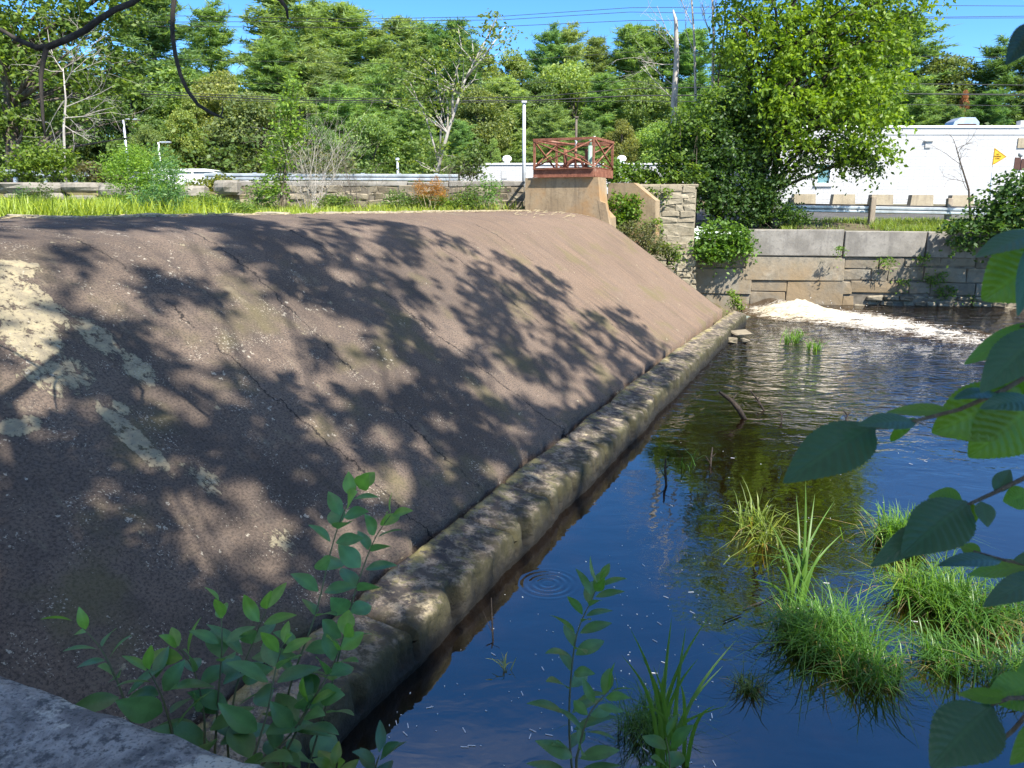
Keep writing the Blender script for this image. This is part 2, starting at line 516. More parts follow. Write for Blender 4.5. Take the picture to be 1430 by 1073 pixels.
def mat_bed():
    t = T("stream_bed_silt")
    p = t.pos()
    z = t.n("SeparateXYZ", {0: p}, 2)
    a, b = t.noise(p, 1.2, 6, .6), t.noise(p, 12, 6, .7)
    deep = t.mix(t.ramp(a, .4, .65), (.010, .007, .004), (.030, .017, .008))
    shoal = t.mix(t.ramp(b, .4, .65), (.19, .15, .105), (.32, .26, .19))
    shoal = t.mix(t.ramp(a, .42, .6), shoal, (.05, .04, .028))
    far = t.n('VectorMath', {0: p, 1: (11.5, 28, 0)}, 1, operation='DISTANCE')
    shoal = t.mix(t.math('SUBTRACT', 1.0, t.ramp(far, 3, 10)), shoal, (.34, .17, .055))
    col = t.mix(t.ramp(t.math('ADD', z, t.math('MULTIPLY', a, .12)), -.30, .03), deep, shoal)
    return t.done(t.pbr(col, .9, t.bump(b, .5, .03)))

def mat_water():
    t = T("tannin_water")
    p = t.pos()
    sx = t.t.nodes.new("ShaderNodeSeparateXYZ")
    t.t.links.new(p, sx.inputs[0])
    def dist(c):
        return t.n("VectorMath", {0: p, 1: (c[0], c[1], 0)}, 1, operation='DISTANCE')
    df = dist((12.0, 28.5))
    rough_far = t.math('SUBTRACT', 1.0, t.ramp(df, 3.0, 19.5))           # choppy by the outfall, glassy near the dam's near end
    wav = t.scale(p, (1.0, 1.7, 1.0))
    w1 = t.noise(wav, 1.35, 3, .5, .8)
    w2 = t.noise(wav, 4.5, 3, .5, .4)
    w3 = t.noise(p, .75, 2, .5)
    h = t.math('MULTIPLY', t.math('ADD', t.math('MULTIPLY', w1, 1.0), t.math('MULTIPLY', w2, .2)), t.math('ADD', t.math('MULTIPLY', rough_far, .30), .0045))
    h = t.math('ADD', h, t.math('MULTIPLY', w3, .012))
    c = at_z(765, 815, 0)
    dr = dist(c)
    env = t.math('MULTIPLY', t.ramp(dr, .02, .1), t.math('SUBTRACT', 1.0, t.ramp(dr, .22, .42)))
    h = t.math('ADD', h, t.math('MULTIPLY', t.math('SINE', t.math('MULTIPLY', dr, 78)), t.math('MULTIPLY', env, .0015)))
    nrm = t.bump(h, 1.0, 1.0)
    fr = t.n("Fresnel", {"IOR": 2.7, "Normal": nrm})
    gl = t.n("BsdfGlossy", {"Color": (1, 1, 1), "Roughness": .015, "Normal": nrm})
    tp = t.n("BsdfTransparent", {"Color": (.62, .43, .22)})
    mud = t.n("BsdfDiffuse", {"Color": (.022, .012, .005)})
    body = t.n("MixShader", {0: .25, 1: tp, 2: mud})
    return t.done(t.n("MixShader", {0: fr, 1: body, 2: gl}))

def mat_foam():
    t = T("white_water_foam")
    p = t.pos()
    tint = t.n("Attribute", {}, 2, attribute_name="tint")
    st = t.n("Mapping", {"Vector": p, "Rotation": (0, 0, .25), "Scale": (.55, 1.5, 1)})
    n = t.math('ADD', t.math('MULTIPLY', t.noise(st, 3.2, 8, .75, .6), .6), t.math('MULTIPLY', t.noise(p, 11, 6, .7), .4))
    foam = t.ramp(t.math('ADD', t.math('MULTIPLY', t.math('SUBTRACT', n, .5), 3.4), tint), .34, .80)
    hump = t.n("VectorMath", {0: p, 1: (*at_z(1108, 432, .2)[:2], .2)}, 1, operation='DISTANCE')
    white = t.mix(t.math('SUBTRACT', 1.0, t.ramp(hump, .8, 2.6)), (.70, .69, .66), (.66, .615, .50))
    white = t.mix(t.math('MULTIPLY', t.ramp(n, .42, .56), .5), t.mix(1.0, white, (.62, .56, .46), 'MULTIPLY'), white)
    nb = t.bump(n, .8, .06)
    brown = t.n("MixShader", {0: t.n("Fresnel", {"IOR": 1.8, "Normal": nb}), 1: t.n("MixShader", {0: .5, 1: t.n("BsdfDiffuse", {"Color": (.10, .055, .022)}), 2: t.n("BsdfTransparent", {"Color": (.6, .42, .22)})}),
                              2: t.n("BsdfGlossy", {"Roughness": .05, "Normal": nb})})
    fo = t.pbr(white, .35, t.bump(n, .35, .03), spec=.5)
    return t.done(t.n("MixShader", {0: foam, 1: brown, 2: fo}))
def mat_glass(name, col):
    t = T(name)
    return t.done(t.pbr(col, .08, spec=.8))
# pale patches on the apron: (along, down-slope, half-length, half-width, threshold, noise scale)
def apron_ts(px, py):
    """photograph point on the apron -> metres along the dam, metres down the slope"""
    r = ray(px, py)
    sl = (3.5 - .5) / (4.96 - .66)
    ob, rb = float((-ORG) @ BX), float(r[:2] @ BX)
    t = (.5 + sl * (ob - .66) - EYE) / (r[2] - sl * rb)
    q = np.array([0, 0, EYE]) + r * t
    u, d = float((q[:2] - ORG) @ AX), float((q[:2] - ORG) @ BX)
    return u, d, q
def patch_at(px, py, ru, rv, thr, sc=2.2):
    u, d, q = apron_ts(px, py)
    return (u, (4.96 - d) * 1.22 + 3.6, ru, rv, thr, sc)
PATCHES = [patch_at(22, 420, .55, .75, .84, 2.6), patch_at(40, 470, .42, .45, .86, 3.4), patch_at(8, 368, .55, .3, .88, 3), patch_at(185, 608, .17, .75, .86, 4.0),
           patch_at(135, 470, .35, .7, .96, 5), patch_at(190, 510, .3, .55, .95, 5), patch_at(22, 588, .3, .16, .87, 4), patch_at(285, 665, .3, .45, 1.0, 7),
           patch_at(390, 745, .3, .3, .98, 7), patch_at(165, 563, .2, .2, .96, 6), patch_at(80, 520, .7, .5, .98, 6)]

M = dict(
    apron=mat_apron(), sill=mat_sill(), near=mat_near_wall(), rust=mat_rust(), brick=mat_brick_white(), water=mat_water(), foam=mat_foam(), bed=mat_bed(),
    rubble=mat_stone("rubble_stone", (.17, .14, .095), (.28, .24, .17), moss=.3),
    boulder=mat_stone("boulder_stone", (.16, .14, .115), (.26, .24, .20), moss=.2),
    block=mat_stone("granite_block", (.16, .145, .115), (.26, .235, .185), stain=((.245, .18, .105), 1.6, 2.9), sc=.8, moss=.15),
    stub=mat_stone("mortared_stone", (.23, .195, .135), (.30, .26, .185), sc=1.4, moss=.2),
    mortar=simple("old_mortar", (.15, .13, .10), .95, var=.35, scale=3),
    cap=mat_concrete("wall_cap_concrete", (.19, .175, .15), (.28, .26, .225), (.12, .11, .10)),
    pier=mat_concrete("tan_concrete", (.27, .20, .12), (.33, .25, .155), (.14, .105, .07), .55, (.33, .19, .08)),
    galv=simple("galvanised_steel", (.56, .58, .59), .4, .75, .12, 3, .05),
    rail=simple("weathered_rail", (.50, .53, .53), .45, .55, .2, 2, .05),
    pole_grey=simple("pale_pole_paint", (.62, .64, .66), .5, .2, .1, 3, .05),
    wood=mat_bark("weathered_post", (.20, .16, .12), (.34, .28, .21), 4),
    tan=mat_concrete("tan_barrier", (.30, .25, .17), (.37, .315, .22), (.20, .165, .12), .6),
    cable=simple("black_cable", (.03, .03, .032), .6, 0, .1, 2, 0),
    white=simple("white_paint", (.82, .82, .81), .45, 0, .03, 2, .05),
    greytrim=simple("grey_trim", (.42, .42, .41), .6, 0, .05, 2, .05),
    shade_glass=mat_glass("green_window_glass", (.10, .22, .24)), car_glass=mat_glass("car_glass", (.03, .04, .05)),
    greenpaint=simple("faded_green_paint", (.22, .33, .25), .7, 0, .2, 8, .2),
    yellow=simple("sign_yellow", (.72, .40, .03), .5, 0, .08, 4, .05), signtext=simple("sign_black", (.05, .03, .01), .6, 0, .05, 4, 0),
    brown=simple("brown_sign", (.075, .035, .025), .7, 0, .15, 6, .1), tyre=simple("tyre_rubber", (.02, .02, .02), .9),
    asphalt=mat_ground("asphalt", (.06, .06, .06), (.09, .088, .085), (.13, .12, .11)), soil=mat_ground("soil", (.11, .085, .05), (.08, .075, .03), (.17, .14, .08)),
    pond=mat_ground("pond_silt", (.10, .10, .035), (.12, .095, .05), (.20, .17, .09)), hillm=mat_ground("forest_floor", (.02, .028, .01), (.03, .04, .014), (.04, .035, .02), .3),
    bark=mat_bark("grey_brown_bark", (.07, .055, .042), (.15, .125, .10)), bark_dark=mat_bark("dark_bark", (.022, .018, .015), (.05, .042, .034), 14),
    bark_pale=mat_bark("bleached_wood", (.30, .27, .23), (.48, .44, .39), 8), twig=mat_bark("twig_bark", (.10, .075, .05), (.17, .14, .09), 60),
    wetwood=mat_bark("wet_wood", (.018, .014, .011), (.05, .038, .028), 30), straw=mat_bark("dry_reed", (.34, .27, .15), (.50, .42, .27), 30),
    leaf=mat_leaf("foliage"), needle=mat_leaf("needles", .40, .55, .2), elm=mat_leaf("elm_leaf", .38, .36, .6, veins=True), grass=mat_leaf("grass_blade", .42, .42, .4),
    stem=mat_leaf("green_stem", .1, .6), tar_and_shade=simple("tar_and_slot_shade", (.012, .011, .01), .95, 0, .2, 3, .1),
)

# ------------------------------------------------------------------ setting: terrain, pool, bed
def land_z(x, y):
    """ground beyond the dam: silted pond, road terrace, right bank, wooded hill"""
    sm = lambda a, b, v: min(1, max(0, (v - a) / (b - a))) ** 2 * (3 - 2 * min(1, max(0, (v - a) / (b - a))))
    left = 3.62 + .25 * sm(24, 30.6, y) + .65 * sm(30.9, 31.6, y)
    right = 2.96 + .3 * sm(33, 37, y) + .85 * sm(37, 50, y)
    k = sm(4.0, 9.0, x)
    z = left * (1 - k) + right * k
    if y > 50:
        z = z + (4.45 - z) * sm(50, 60, y)
    hill = max(0, y - 78) * .085 * sm(78, 110, y) + 2.2 * sm(90, 160, y) * (1 + .6 * math.sin(x * .03 + 1.0))
    return z + hill
def sheet(name, xs, ys, zf, mat, keep=None, jit=.0):
    nx, ny = len(xs), len(ys)
    V = np.array([(x, y, zf(x, y) + (fbm(x * .7, y * .7) * jit if jit else 0)) for y in ys for x in xs])
    F = [(j * nx + i, j * nx + i + 1, (j + 1) * nx + i + 1, (j + 1) * nx + i) for j in range(ny - 1) for i in range(nx - 1)
         if keep is None or keep((xs[i] + xs[i + 1]) / 2, (ys[j] + ys[j + 1]) / 2)]
    return setting(link(name, np_mesh(name, V, F, mat, smooth=True)))
def td(x, y):
    q = np.array([x, y]) - ORG
    return float(q @ AX), float(q @ BX)
lin = np.linspace
# pond side: everything behind the crest, up to the stone wall
sheet("ground", lin(-60, 3.4, 130), lin(6, 31.6, 60), land_z, M['pond'], lambda x, y: td(x, y)[1] > 8.2 and td(x, y)[0] < 25.5, .08)
# terrace with the road and the right-hand bank
def terr_keep(x, y):
    return not (x > 2.8 and y < 32.9 - (x - 6.5) * .126 + .35) or x > 40
sheet("terrain", np.concatenate([lin(-90, -22, 12), lin(-20, 40, 100), lin(43, 110, 14)]), np.concatenate([lin(31.6, 50, 40), lin(51, 78, 16)]), land_z, M['soil'], terr_keep, .05)
sheet("hill", lin(-230, 230, 60), lin(78, 330, 40), land_z, M['hillm'])
def road_z(x, y):
    return land_z(x, y) + .03
sheet("road", lin(-90, 110, 90), lin(38.5, 47, 10), road_z, M['asphalt'])
# the viewer's own bank
def near_z(x, y):
    t, d = td(x, y)
    if t < -2.62:
        z = 2.3
        if d < -2.6 and y > 1.2:
            z = 2.3 - (y - 1.2) * .95
        return max(z, -.6)
    return -.6
sheet("bank", lin(-14, 26, 110), lin(-14, 4.4, 60), near_z, M['soil'], lambda x, y: td(x, y)[0] < -2.7, .05)
# stream bed with shoals where the grass stands
SHOALS = [(1255, 765, .55, .36), (1065, 745, .5, .34), (1170, 905, .8, .5), (1310, 870, .8, .5), (1030, 850, .8, .68), (1400, 900, .8, .45), (930, 1040, .45, .42), (1050, 955, .35, .36), (1120, 490, .8, .34), (780, 960, .25, .25)]
SH = [(*at_z(a, b, 0)[:2], r, h) for a, b, r, h in SHOALS]
def bed_z(x, y):
    z = -.55 + .06 * fbm(x * .8, y * .8)
    df = math.hypot(x - 11.0, (y - 29.0) * 1.3)
    z += .36 * max(0, 1 - df / 9)
    for sx, sy, r, h in SH:
        z += h * .9 * math.exp(-((x - sx) ** 2 + (y - sy) ** 2) / (r * r * 1.4))
    k = math.exp(-((x - SH[4][0]) ** 2 + (y - SH[4][1]) ** 2) / .35)
    return min(z, -.05 + .03 * fbm(x * 3, y * 3) + .035 * k)
sheet("stream_bed", lin(-6, 30, 200), lin(1.5, 35, 190), bed_z, M['bed'], lambda x, y: td(x, y)[1] < .3)
def wq(x, y):
    t, d = td(x, y)
    return d < .12 and y < 32.9 - (x - 6.5) * .126 + .2
sheet("water", lin(-6, 34, 240), lin(1.2, 33.5, 200), lambda x, y: 0.0, M['water'], wq)

# ------------------------------------------------------------------ the dam
rng = random.Random(3)
T0, T1 = -2.62, 23.0
def profile(s):
    """s in 0..1 from the toe of the apron up and over the crest -> (d, z)"""
    P = [(.775, .52), (4.0, 2.83), (4.75, 3.33), (5.35, 3.60), (6.1, 3.745), (7.0, 3.80), (8.0, 3.82), (8.5, 3.80)]
    L = [0]
    for a, b in zip(P, P[1:]):
        L.append(L[-1] + math.hypot(b[0] - a[0], b[1] - a[1]))
    v = s * L[-1]
    for i in range(len(P) - 1):
        if v <= L[i + 1] + 1e-9:
            k = (v - L[i]) / (L[i + 1] - L[i])
            return P[i][0] + k * (P[i + 1][0] - P[i][0]), P[i][1] + k * (P[i + 1][1] - P[i][1]), L[-1] - v
    return (*P[-1], 0)
dam_root = empty("spillway_dam", dam(10, 4, 0), "long sloping brown dam face with pale peeling patches above the dark pool", "dam", rz=0)
OFF = np.array(dam_root.location)
nt, ns = 300, 64
V, UV = [], []
for i in range(nt + 1):
    t = T0 + (T1 - T0) * i / nt
    edge = .10 * fbm(t * 1.7, 5.0, 0, 6) + .05 * fbm(t * 9, 2.0) + .02 * fbm(t * 31, 4.0)
    for j in range(ns + 1):
        s = j / ns
        d, z, down = profile(s)
        w = max(0, 1 - j / 3)
        d += edge * w
        z += .018 * fbm(t * .7, down * .7) + .006 * fbm(t * 4, down * 4) + w * .02
        # slabs broken off along the lower edge
        if j < 5:
            for ct, cw, dz in ((7.6, .7, .05), (12.4, .5, .06), (1.7, .5, .05), (4.3, .5, .03)):
                z += dz * max(0, 1 - abs(t - ct) / cw) * (1 - j / 5)
        if j >= ns - 8:
            z += .02 * fbm(t * 2.5, j * .6)
        V.append(dam(t, d, z) - OFF)
        UV.append((t, down))
n1 = ns + 1
F = [(i * n1 + j, (i + 1) * n1 + j, (i + 1) * n1 + j + 1, i * n1 + j + 1) for i in range(nt) for j in range(ns)]
# thickness: turn the lower edge and the far end down
o0 = len(V)
for i in range(nt + 1):
    V.append(np.array(V[i * n1]) + np.array([0, 0, -.3])); UV.append((UV[i * n1][0], UV[i * n1][1] + .3))
F += [(i * n1, o0 + i, o0 + i + 1, (i + 1) * n1) for i in range(nt)]
o1 = len(V)
for j in range(n1):
    q = np.array(V[nt * n1 + j]); V.append((q[0], q[1], -.6)); UV.append(UV[nt * n1 + j])
F += [(nt * n1 + j, nt * n1 + j + 1, o1 + j + 1, o1 + j)[::-1] for j in range(ns)]
link("apron", np_mesh("apron", V, F, M['apron'], smooth=False, uv=UV), dam_root)
# rounded masonry sill along the water
V = []
prof = [(-.02, -.55), (.02, -.02), (-.02, .10), (.0, .2), (.012, .33), (.03, .375), (.07, .40), (.20, .415), (.32, .435), (.45, .455), (.57, .475), (.68, .49), (.70, .3), (.71, -.1)]
fine = []
for (d0, z0), (d1, z1) in zip(prof, prof[1:]):
    n_ = max(1, int(math.hypot(d1 - d0, z1 - z0) / .03))
    fine += [(d0 + (d1 - d0) * q / n_, z0 + (z1 - z0) * q / n_) for q in range(n_)]
prof = fine + [prof[-1]]
JOINTS = (-.9, 1.15, 3.4, 4.6, 6.9, 9.3, 10.4, 13.1, 15.6, 18.2, 20.7)
ni, m = 900, len(prof)
for i in range(ni + 1):
    t = T0 + (T1 + .35 - T0) * i / ni
    nar = 1 - .35 * max(0, min(1, (t - 15) / 7))
    joint = .05 if min(abs(t - tj) for tj in JOINTS) < .035 else 0
    chip = joint + max(0, fbm(t * 2.3, 8.0, 0, 5) - .12) * .22
    for d, z in prof:
        q = fbm(t * 1.1, d * .5, z) * .025 + fbm(t * 6, d * 6, z * 6 + 2) * .010 + fbm(t * 19, d * 19, z * 19 + 3) * .008
        out = 1 if d < .16 and z > 0 else 0
        near_out = max(0, 1 - abs(d) / .16) * (z > .12)
        V.append(dam(t, d * nar + (q * (1.2 if d < .6 else .4)) + .04 * fbm(t * .5, 9) + chip * near_out, z + (q * .8 if z > .25 else 0) - chip * .5 * near_out - (joint if z > .3 else 0)) - OFF)
F = [(i * m + k, (i + 1) * m + k, (i + 1) * m + k + 1, i * m + k + 1) for i in range(ni) for k in range(m - 1)]
F.append(tuple(range(ni * m, ni * m + m)))
me = bpy.data.meshes.new("toe_sill"); me.from_pydata([tuple(v) for v in V], [], F)
me.polygons.foreach_set("use_smooth", [True] * len(F)); me.materials.append(M['sill']); me.update()
link("toe_sill", me, dam_root)
# ragged pale lip along the crest
crest_mat = mat_concrete("crest_mortar", (.30, .26, .18), (.38, .33, .24), (.08, .07, .055), .7)
t = T0
while t < 20.5:
    L = rng.uniform(.25, .9)
    if rng.random() < .85:
        mb = MB(); mb.box(dam(t + L / 2, 8.3 + rng.uniform(-.2, .1), 3.80 + rng.uniform(-.01, .025)) - OFF, (L * .96, rng.uniform(.3, .6), .08), DAM_ROT + rng.uniform(-.06, .06), .03, .015, rng); mb.build("crest_slab", crest_mat, dam_root)
    t += L
# dark timber or tar edges lifting at the near end of the crest
for (x0, x1, y) in ((0, 50, 299), (58, 62, 299), (100, 160, 300), (170, 210, 300), (228, 300, 301)):
    p = [dam(*(lambda q: td(q[0], q[1]))(at_y(x, y, (lambda X: 11.6 + (X) * .019)(x))), 3.82 + .03 * math.sin(x * .2)) - OFF for x in lin(x0, x1 + 3, 7)]
    mb = MB(); mb.tube(p, [.012 + .012 * abs(math.sin(i * 1.7)) for i in range(7)], 5); mb.build("lifted_tar_edge", M['tar_and_shade'], dam_root)

# near parapet, below the viewer
mb = MB()
W0, W1 = dam(-2.6, 2.2, 2.4), dam(-2.6, -2.45, 2.4)
nl, prof = 90, [(0, .2), (0, 2.36), (-.03, 2.425), (-.08, 2.445), (-.30, 2.445), (-.52, 2.44), (-.56, 2.36), (-.56, .2)]
V = []
for i in range(nl + 1):
    d = 2.4 - 4.9 * i / nl
    for k, (tt, z) in enumerate(prof):
        q = .012 * fbm(d * 4, k * .9, 7) + .006 * fbm(d * 17, k * 2, 3)
        V.append(dam(-2.6 + tt + q, d, z + q))
m = len(prof)
F = [(i * m + k, i * m + k + 1, (i + 1) * m + k + 1, (i + 1) * m + k) for i in range(nl) for k in range(m - 1)] + [tuple(range(m)), tuple(range(nl * m, nl * m + m))[::-1]]
mb.add(V, F, True)
tag(mb.build("parapet_wall", M['near']), "weathered grey concrete parapet with lichen in the bottom left corner", "wall")

# ------------------------------------------------------------------ gate pier, sluice, cage
pier = empty("gate_pier", dam(23.5, 6.5, 0), "tan concrete pier block at the far end of the dam crest under the rusty cage", "pier")
PO = np.array(pier.location)
ZP = 5.0
prof_pts = [dam(23.0, 8.1, 3.3), dam(23.0, 4.86, 2.9), dam(23.0, 4.90, 3.6), dam(23.0, 5.2, 3.9), dam(23.0, 5.32, ZP), dam(23.0, 8.1, ZP)]
mb = MB().prism([p - PO for p in prof_pts], np.array([*(AX * .95), 0]))
mb.build("front_block", M['pier'], pier)
mb = MB().prism([p - PO for p in [dam(22.99, 5.05, 2.9), dam(22.99, 4.72, 2.85), dam(22.99, 5.02, 4.1), dam(22.99, 5.30, 4.2)]], np.array([*(AX * .3), 0]))
mb.build("tapered_buttress", M['pier'], pier)
tag(MB().prism([dam(25.2, 3.7, 2.2), dam(25.2, 5.6, 2.2), dam(25.2, 5.6, 4.85), dam(25.2, 4.6, 4.85), dam(25.2, 3.75, 4.2)], np.array([*(AX * .7), 0])).build("sluice_block", M['pier']),
    "smaller tan concrete block just right of the pier across the dark gate slot", "pier")
tag(MB().box(dam(24.6, 6.9, 3.4), (1.2, 2.4, 3.0), DAM_ROT).build("slot_shade_block", M['tar_and_shade']), "near-black block with painted shade filling the gate slot right of the pier", "sluice")  # solid box; the slot's shade is put into its near-black colour

cage = empty("gate_platform", dam(24.0, 6.6, ZP), "rusty red steel gate platform with cross braced railing on the tan pier", "platform", rz=math.atan2(-BX[1], -BX[0]))
# local x: to the right along the pier face, y: away along the dam
hw, y0, y1, zt = 1.15, -1.05, 1.25, 1.32
deck = MB()
for yy in (y0, y1):
    deck.box((0, yy, .16), (2 * hw, .06, .30)); deck.box((0, yy - .04, .02), (2 * hw, .12, .025)); deck.box((0, yy - .04, .30), (2 * hw, .12, .025))
for xx in (-hw, hw):
    deck.box((xx, .1, .16), (.06, y1 - y0 - .1, .28))
deck.build("deck_beam", M['rust'], cage)
g = MB()
for i in range(24):
    g.box((0, y0 + .1 + i * (y1 - y0 - .2) / 23, .335), (2 * hw, .05, .03))
g.build("deck_grating", M['rust'], cage)
for sx in (-1, 1):
    for yy in (y0, y1):
        MB().box((sx * (hw - .03), yy, .30 + zt / 2 - .14), (.075, .075, zt - .26)).build("post", M['rust'], cage)
for yy in (y0, y1):
    MB().box((0, yy, zt), (2 * hw, .07, .085)).build("top_rail", M['rust'], cage)
    for z0, z1 in ((.36, zt - .05), (zt - .05, .36)):
        b = MB(); b.tube([(-hw, yy - .02 * (z0 > z1), z0), (hw, yy - .02 * (z0 > z1), z1)], .034, 4); b.build("brace", M['rust'], cage)
    b = MB()
    for x0, x1 in ((-hw, -.55), (-.1, -.55), (.1, .55), (hw, .55)):
        b.tube([(x0, yy + .03, .36), (x1, yy + .03, .75)], .02, 4)
    b.build("lower_brace", M['rust'], cage)
for sx in (-1, 1):
    MB().box((sx * hw, .1, zt), (.07, y1 - y0, .085)).build("top_rail", M['rust'], cage)
    for z0, z1 in ((.36, zt - .05), (zt - .05, .36)):
        b = MB(); b.tube([(sx * hw + .02 * (z0 > z1), y0, z0), (sx * hw + .02 * (z0 > z1), y1, z1)], .034, 4); b.build("brace", M['rust'], cage)
b = MB(); b.tube([(-.95, y0, zt), (-.35, y1, zt - .04)], .05, 4); b.tube([(-.35, y1, zt - .08), (hw, y1, zt - .08)], .04, 4); b.build("cross_beam", M['rust'], cage)
b = MB(); b.tube([(.62, .1, -.6), (.62, .1, 1.15)], .085, 10); b.tube([(.62, .1, 1.15), (.62, .1, 1.42)], .05, 8); b.build("gate_stem", M['greenpaint'], cage)
for xx in (-.42, .42):
    b = MB(); b.tube([(xx, .3, .33), (xx, .3, 1.05)], .075, 8); b.build("gear_pedestal", M['rust'], cage)
b = MB(); arc = [(.33 * math.cos(a), .25, .36 + .33 * math.sin(a)) for a in lin(0, math.pi, 12)]; b.tube(arc, .06, 6); b.tube([(0, .25, .36), (0, .25, 1.2)], .05, 6)
b.build("gear_wheel", M['rust'], cage)
b = MB(); b.tube([(.05, .0, 1.1), (.12, 0, 1.3), (.0, 0, 1.42), (.25, 0, 1.36), (.5, .1, 1.42)], .03, 5); b.tube([(.62, .1, 1.42), (.8, .1, 1.46)], .03, 5); b.build("hoist_linkage", M['galv'], cage)

# ------------------------------------------------------------------ masonry walls
def stone_course(mb, rng, p0, dirx, x0, x1, z0, z1, depth, wmin, wmax, jit, skip=0.0, outn=None, bev=.03):
    x = x0
    while x < x1 - .05:
        w = min(rng.uniform(wmin, wmax), x1 - x)
        if x1 - x - w < wmin * .5:
            w = x1 - x
        if rng.random() >= skip:
            c = np.array([p0[0] + dirx[0] * (x + w / 2), p0[1] + dirx[1] * (x + w / 2), (z0 + z1) / 2])
            c[:2] += outn * rng.uniform(-.03, .05)
            mb.box(c, (w - .014, depth, z1 - z0 - .012), math.atan2(dirx[1], dirx[0]), jit, bev, rng)
        x += w
rw = random.Random(11)
# stone wall behind the crest
root = empty("stone_wall", (-8, 31.2, 3.7), "long low mortared stone wall with flat grey cap behind the dam crest", "wall")
RO = np.array(root.location)
mb = MB()
xa, xb = at_y(300, 260, 31)[0], at_y(733, 260, 31)[0]
for z0, z1 in ((3.5, 3.95), (3.95, 4.25), (4.25, 4.5), (4.5, 4.74)):
    stone_course(mb, rw, (-RO[0], 31.15 - RO[1]), (1, 0), xa, xb, z0 - RO[2], z1 - RO[2], .5, .22, .8, .06, .02, np.array([0, -1]))
mb.build("stone_facing", M['rubble'], root)
MB().box(((xa + xb) / 2 - RO[0], .08, .52), (xb - xa, .72, 1.0)).build("wall_core", M['mortar'], root)
mb = MB(); x = xa
while x < xb - .1:
    w = min(rw.uniform(1.4, 2.6), xb - x)
    mb.box((x + w / 2 - RO[0], .0, 4.83 - RO[2] + rw.uniform(-.02, .02)), (w - .02, .62, .2), 0, .02, .03, rw); x += w
mb.build("cap_stone", M['cap'], root)
# ruined stones further left: each one a thing
for (px, py, w, h, lab) in ((45, 263, 95, 17, "flat pale boulder topmost on the tumbled wall at far left"), (115, 262, 60, 15, "flat boulder beside the first on the tumbled wall at far left"), (30, 276, 40, 12, "small dark boulder under the flat one at far left"),
                            (75, 276, 40, 14, "small pale boulder wedged beneath the flat boulders at far left"), (165, 266, 50, 22, "squat boulder left of the tall green shrub"), (270, 268, 40, 18, "long flat stone right of the tall green shrub"),
                            (318, 262, 34, 22, "upright blocky boulder at the left end of the stone wall"), (118, 279, 44, 13, "low grey boulder in the grass below the tumbled wall")):
    p = at_y(px, py, 30.3)
    sx, sz = w * 30.3 / FPX / 2, h * 30.3 / FPX / 2
    b = MB(); b.ball((0, 0, 0), (sx, .5, sz), 12, 8)
    for i, v in enumerate(b.V):
        q = 1 + .28 * fbm(v[0] * 1.6 + px, v[1] * 1.6, v[2] * 2.2)
        b.V[i] = (max(-sx * .92, min(sx * .92, v[0] * q * 1.25)), v[1] * q, max(-sz * .9, min(sz * .85, v[2] * q * 1.4)))
    b.S = [False] * len(b.S)
    tag(b.build("boulder", M['boulder'], loc=p), lab, "boulder", "boulders of the tumbled wall")
p0 = at_y(0, 285, 30.6)
mb = MB()
for z0, z1 in ((3.6, 3.95), (3.95, 4.3)):
    stone_course(mb, rw, (0, 30.9), (1, 0), -27, xa, z0, z1, .5, .4, 1.1, .08, .1, np.array([0, -1]), .06)
tag(mb.build("rubble_footing", M['boulder']), "low rubble footing under the tumbled boulders in the grass at far left", "wall")

# wall stub right of the pier
root = empty("wall_stub", (6.35, 33, 0), "squat buttress of mortared stone standing between the pier and the big tree", "wall")
mb = MB()
for k in range(19):
    z0 = .1 + k * .247
    sh = max(0, 1.1 - .07 * k) * .5
    stone_course(mb, rw, (-6.35, -.55), (1, 0), 5.1 - sh, 7.42 + .3 * max(0, 1 - k / 10), z0, z0 + .247, .7, .26, .9, .04, 0, np.array([0, -.4]), .025)
mb.build("stone_facing", M['stub'], root)
MB().box((-.08, -.325, 2.35), (2.34, 1.12, 4.6)).build("wall_core", M['stub'], root)
mb = MB(); mb.box((-.08, -.2, 4.79), (2.5, 1.3, .16), 0, .03, .04, rw); mb.build("cap_stone", M['stub'], root)

# retaining wall on the far bank
WA, WB = np.array([6.4, 32.95]), np.array([26.0, 30.48])
WD = (WB - WA) / np.linalg.norm(WB - WA); WL = float(np.linalg.norm(WB - WA)); WN = np.array([WD[1], -WD[0]])
root = empty("retaining_wall", (*WA, 0), "retaining wall of big grey and ochre stone blocks along the far bank", "wall")
def wx(px, py):     # distance along the wall of a pixel on its face
    r = ray(px, py); A = np.array([[WD[0], -r[0]], [WD[1], -r[1]]]); s = np.linalg.solve(A, -WA); return float(s[0])
def wbox(mb, px0, px1, z0, z1, dep=.6, out=.0, jit=.015, bev=.03):
    a, b = wx(px0, 380), wx(px1, 380)
    c = WD * (a + b) / 2 + WN * (out - dep / 2)
    mb.box((c[0], c[1], (z0 + z1) / 2), (b - a - .012, dep, z1 - z0 - .012), math.atan2(WD[1], WD[0]), jit, bev, rw)
mb = MB()
for a, b, zt in ((1040, 1173, 3.06), (1175, 1288, 3.0), (1290, 1372, 2.98), (1374, 1450, 2.96), (1452, 1560, 2.96)):
    wbox(mb, a, b, 1.98, zt, .9, .06, .02, .025)
mb.build("coping_block", M['cap'], root)
mb = MB()
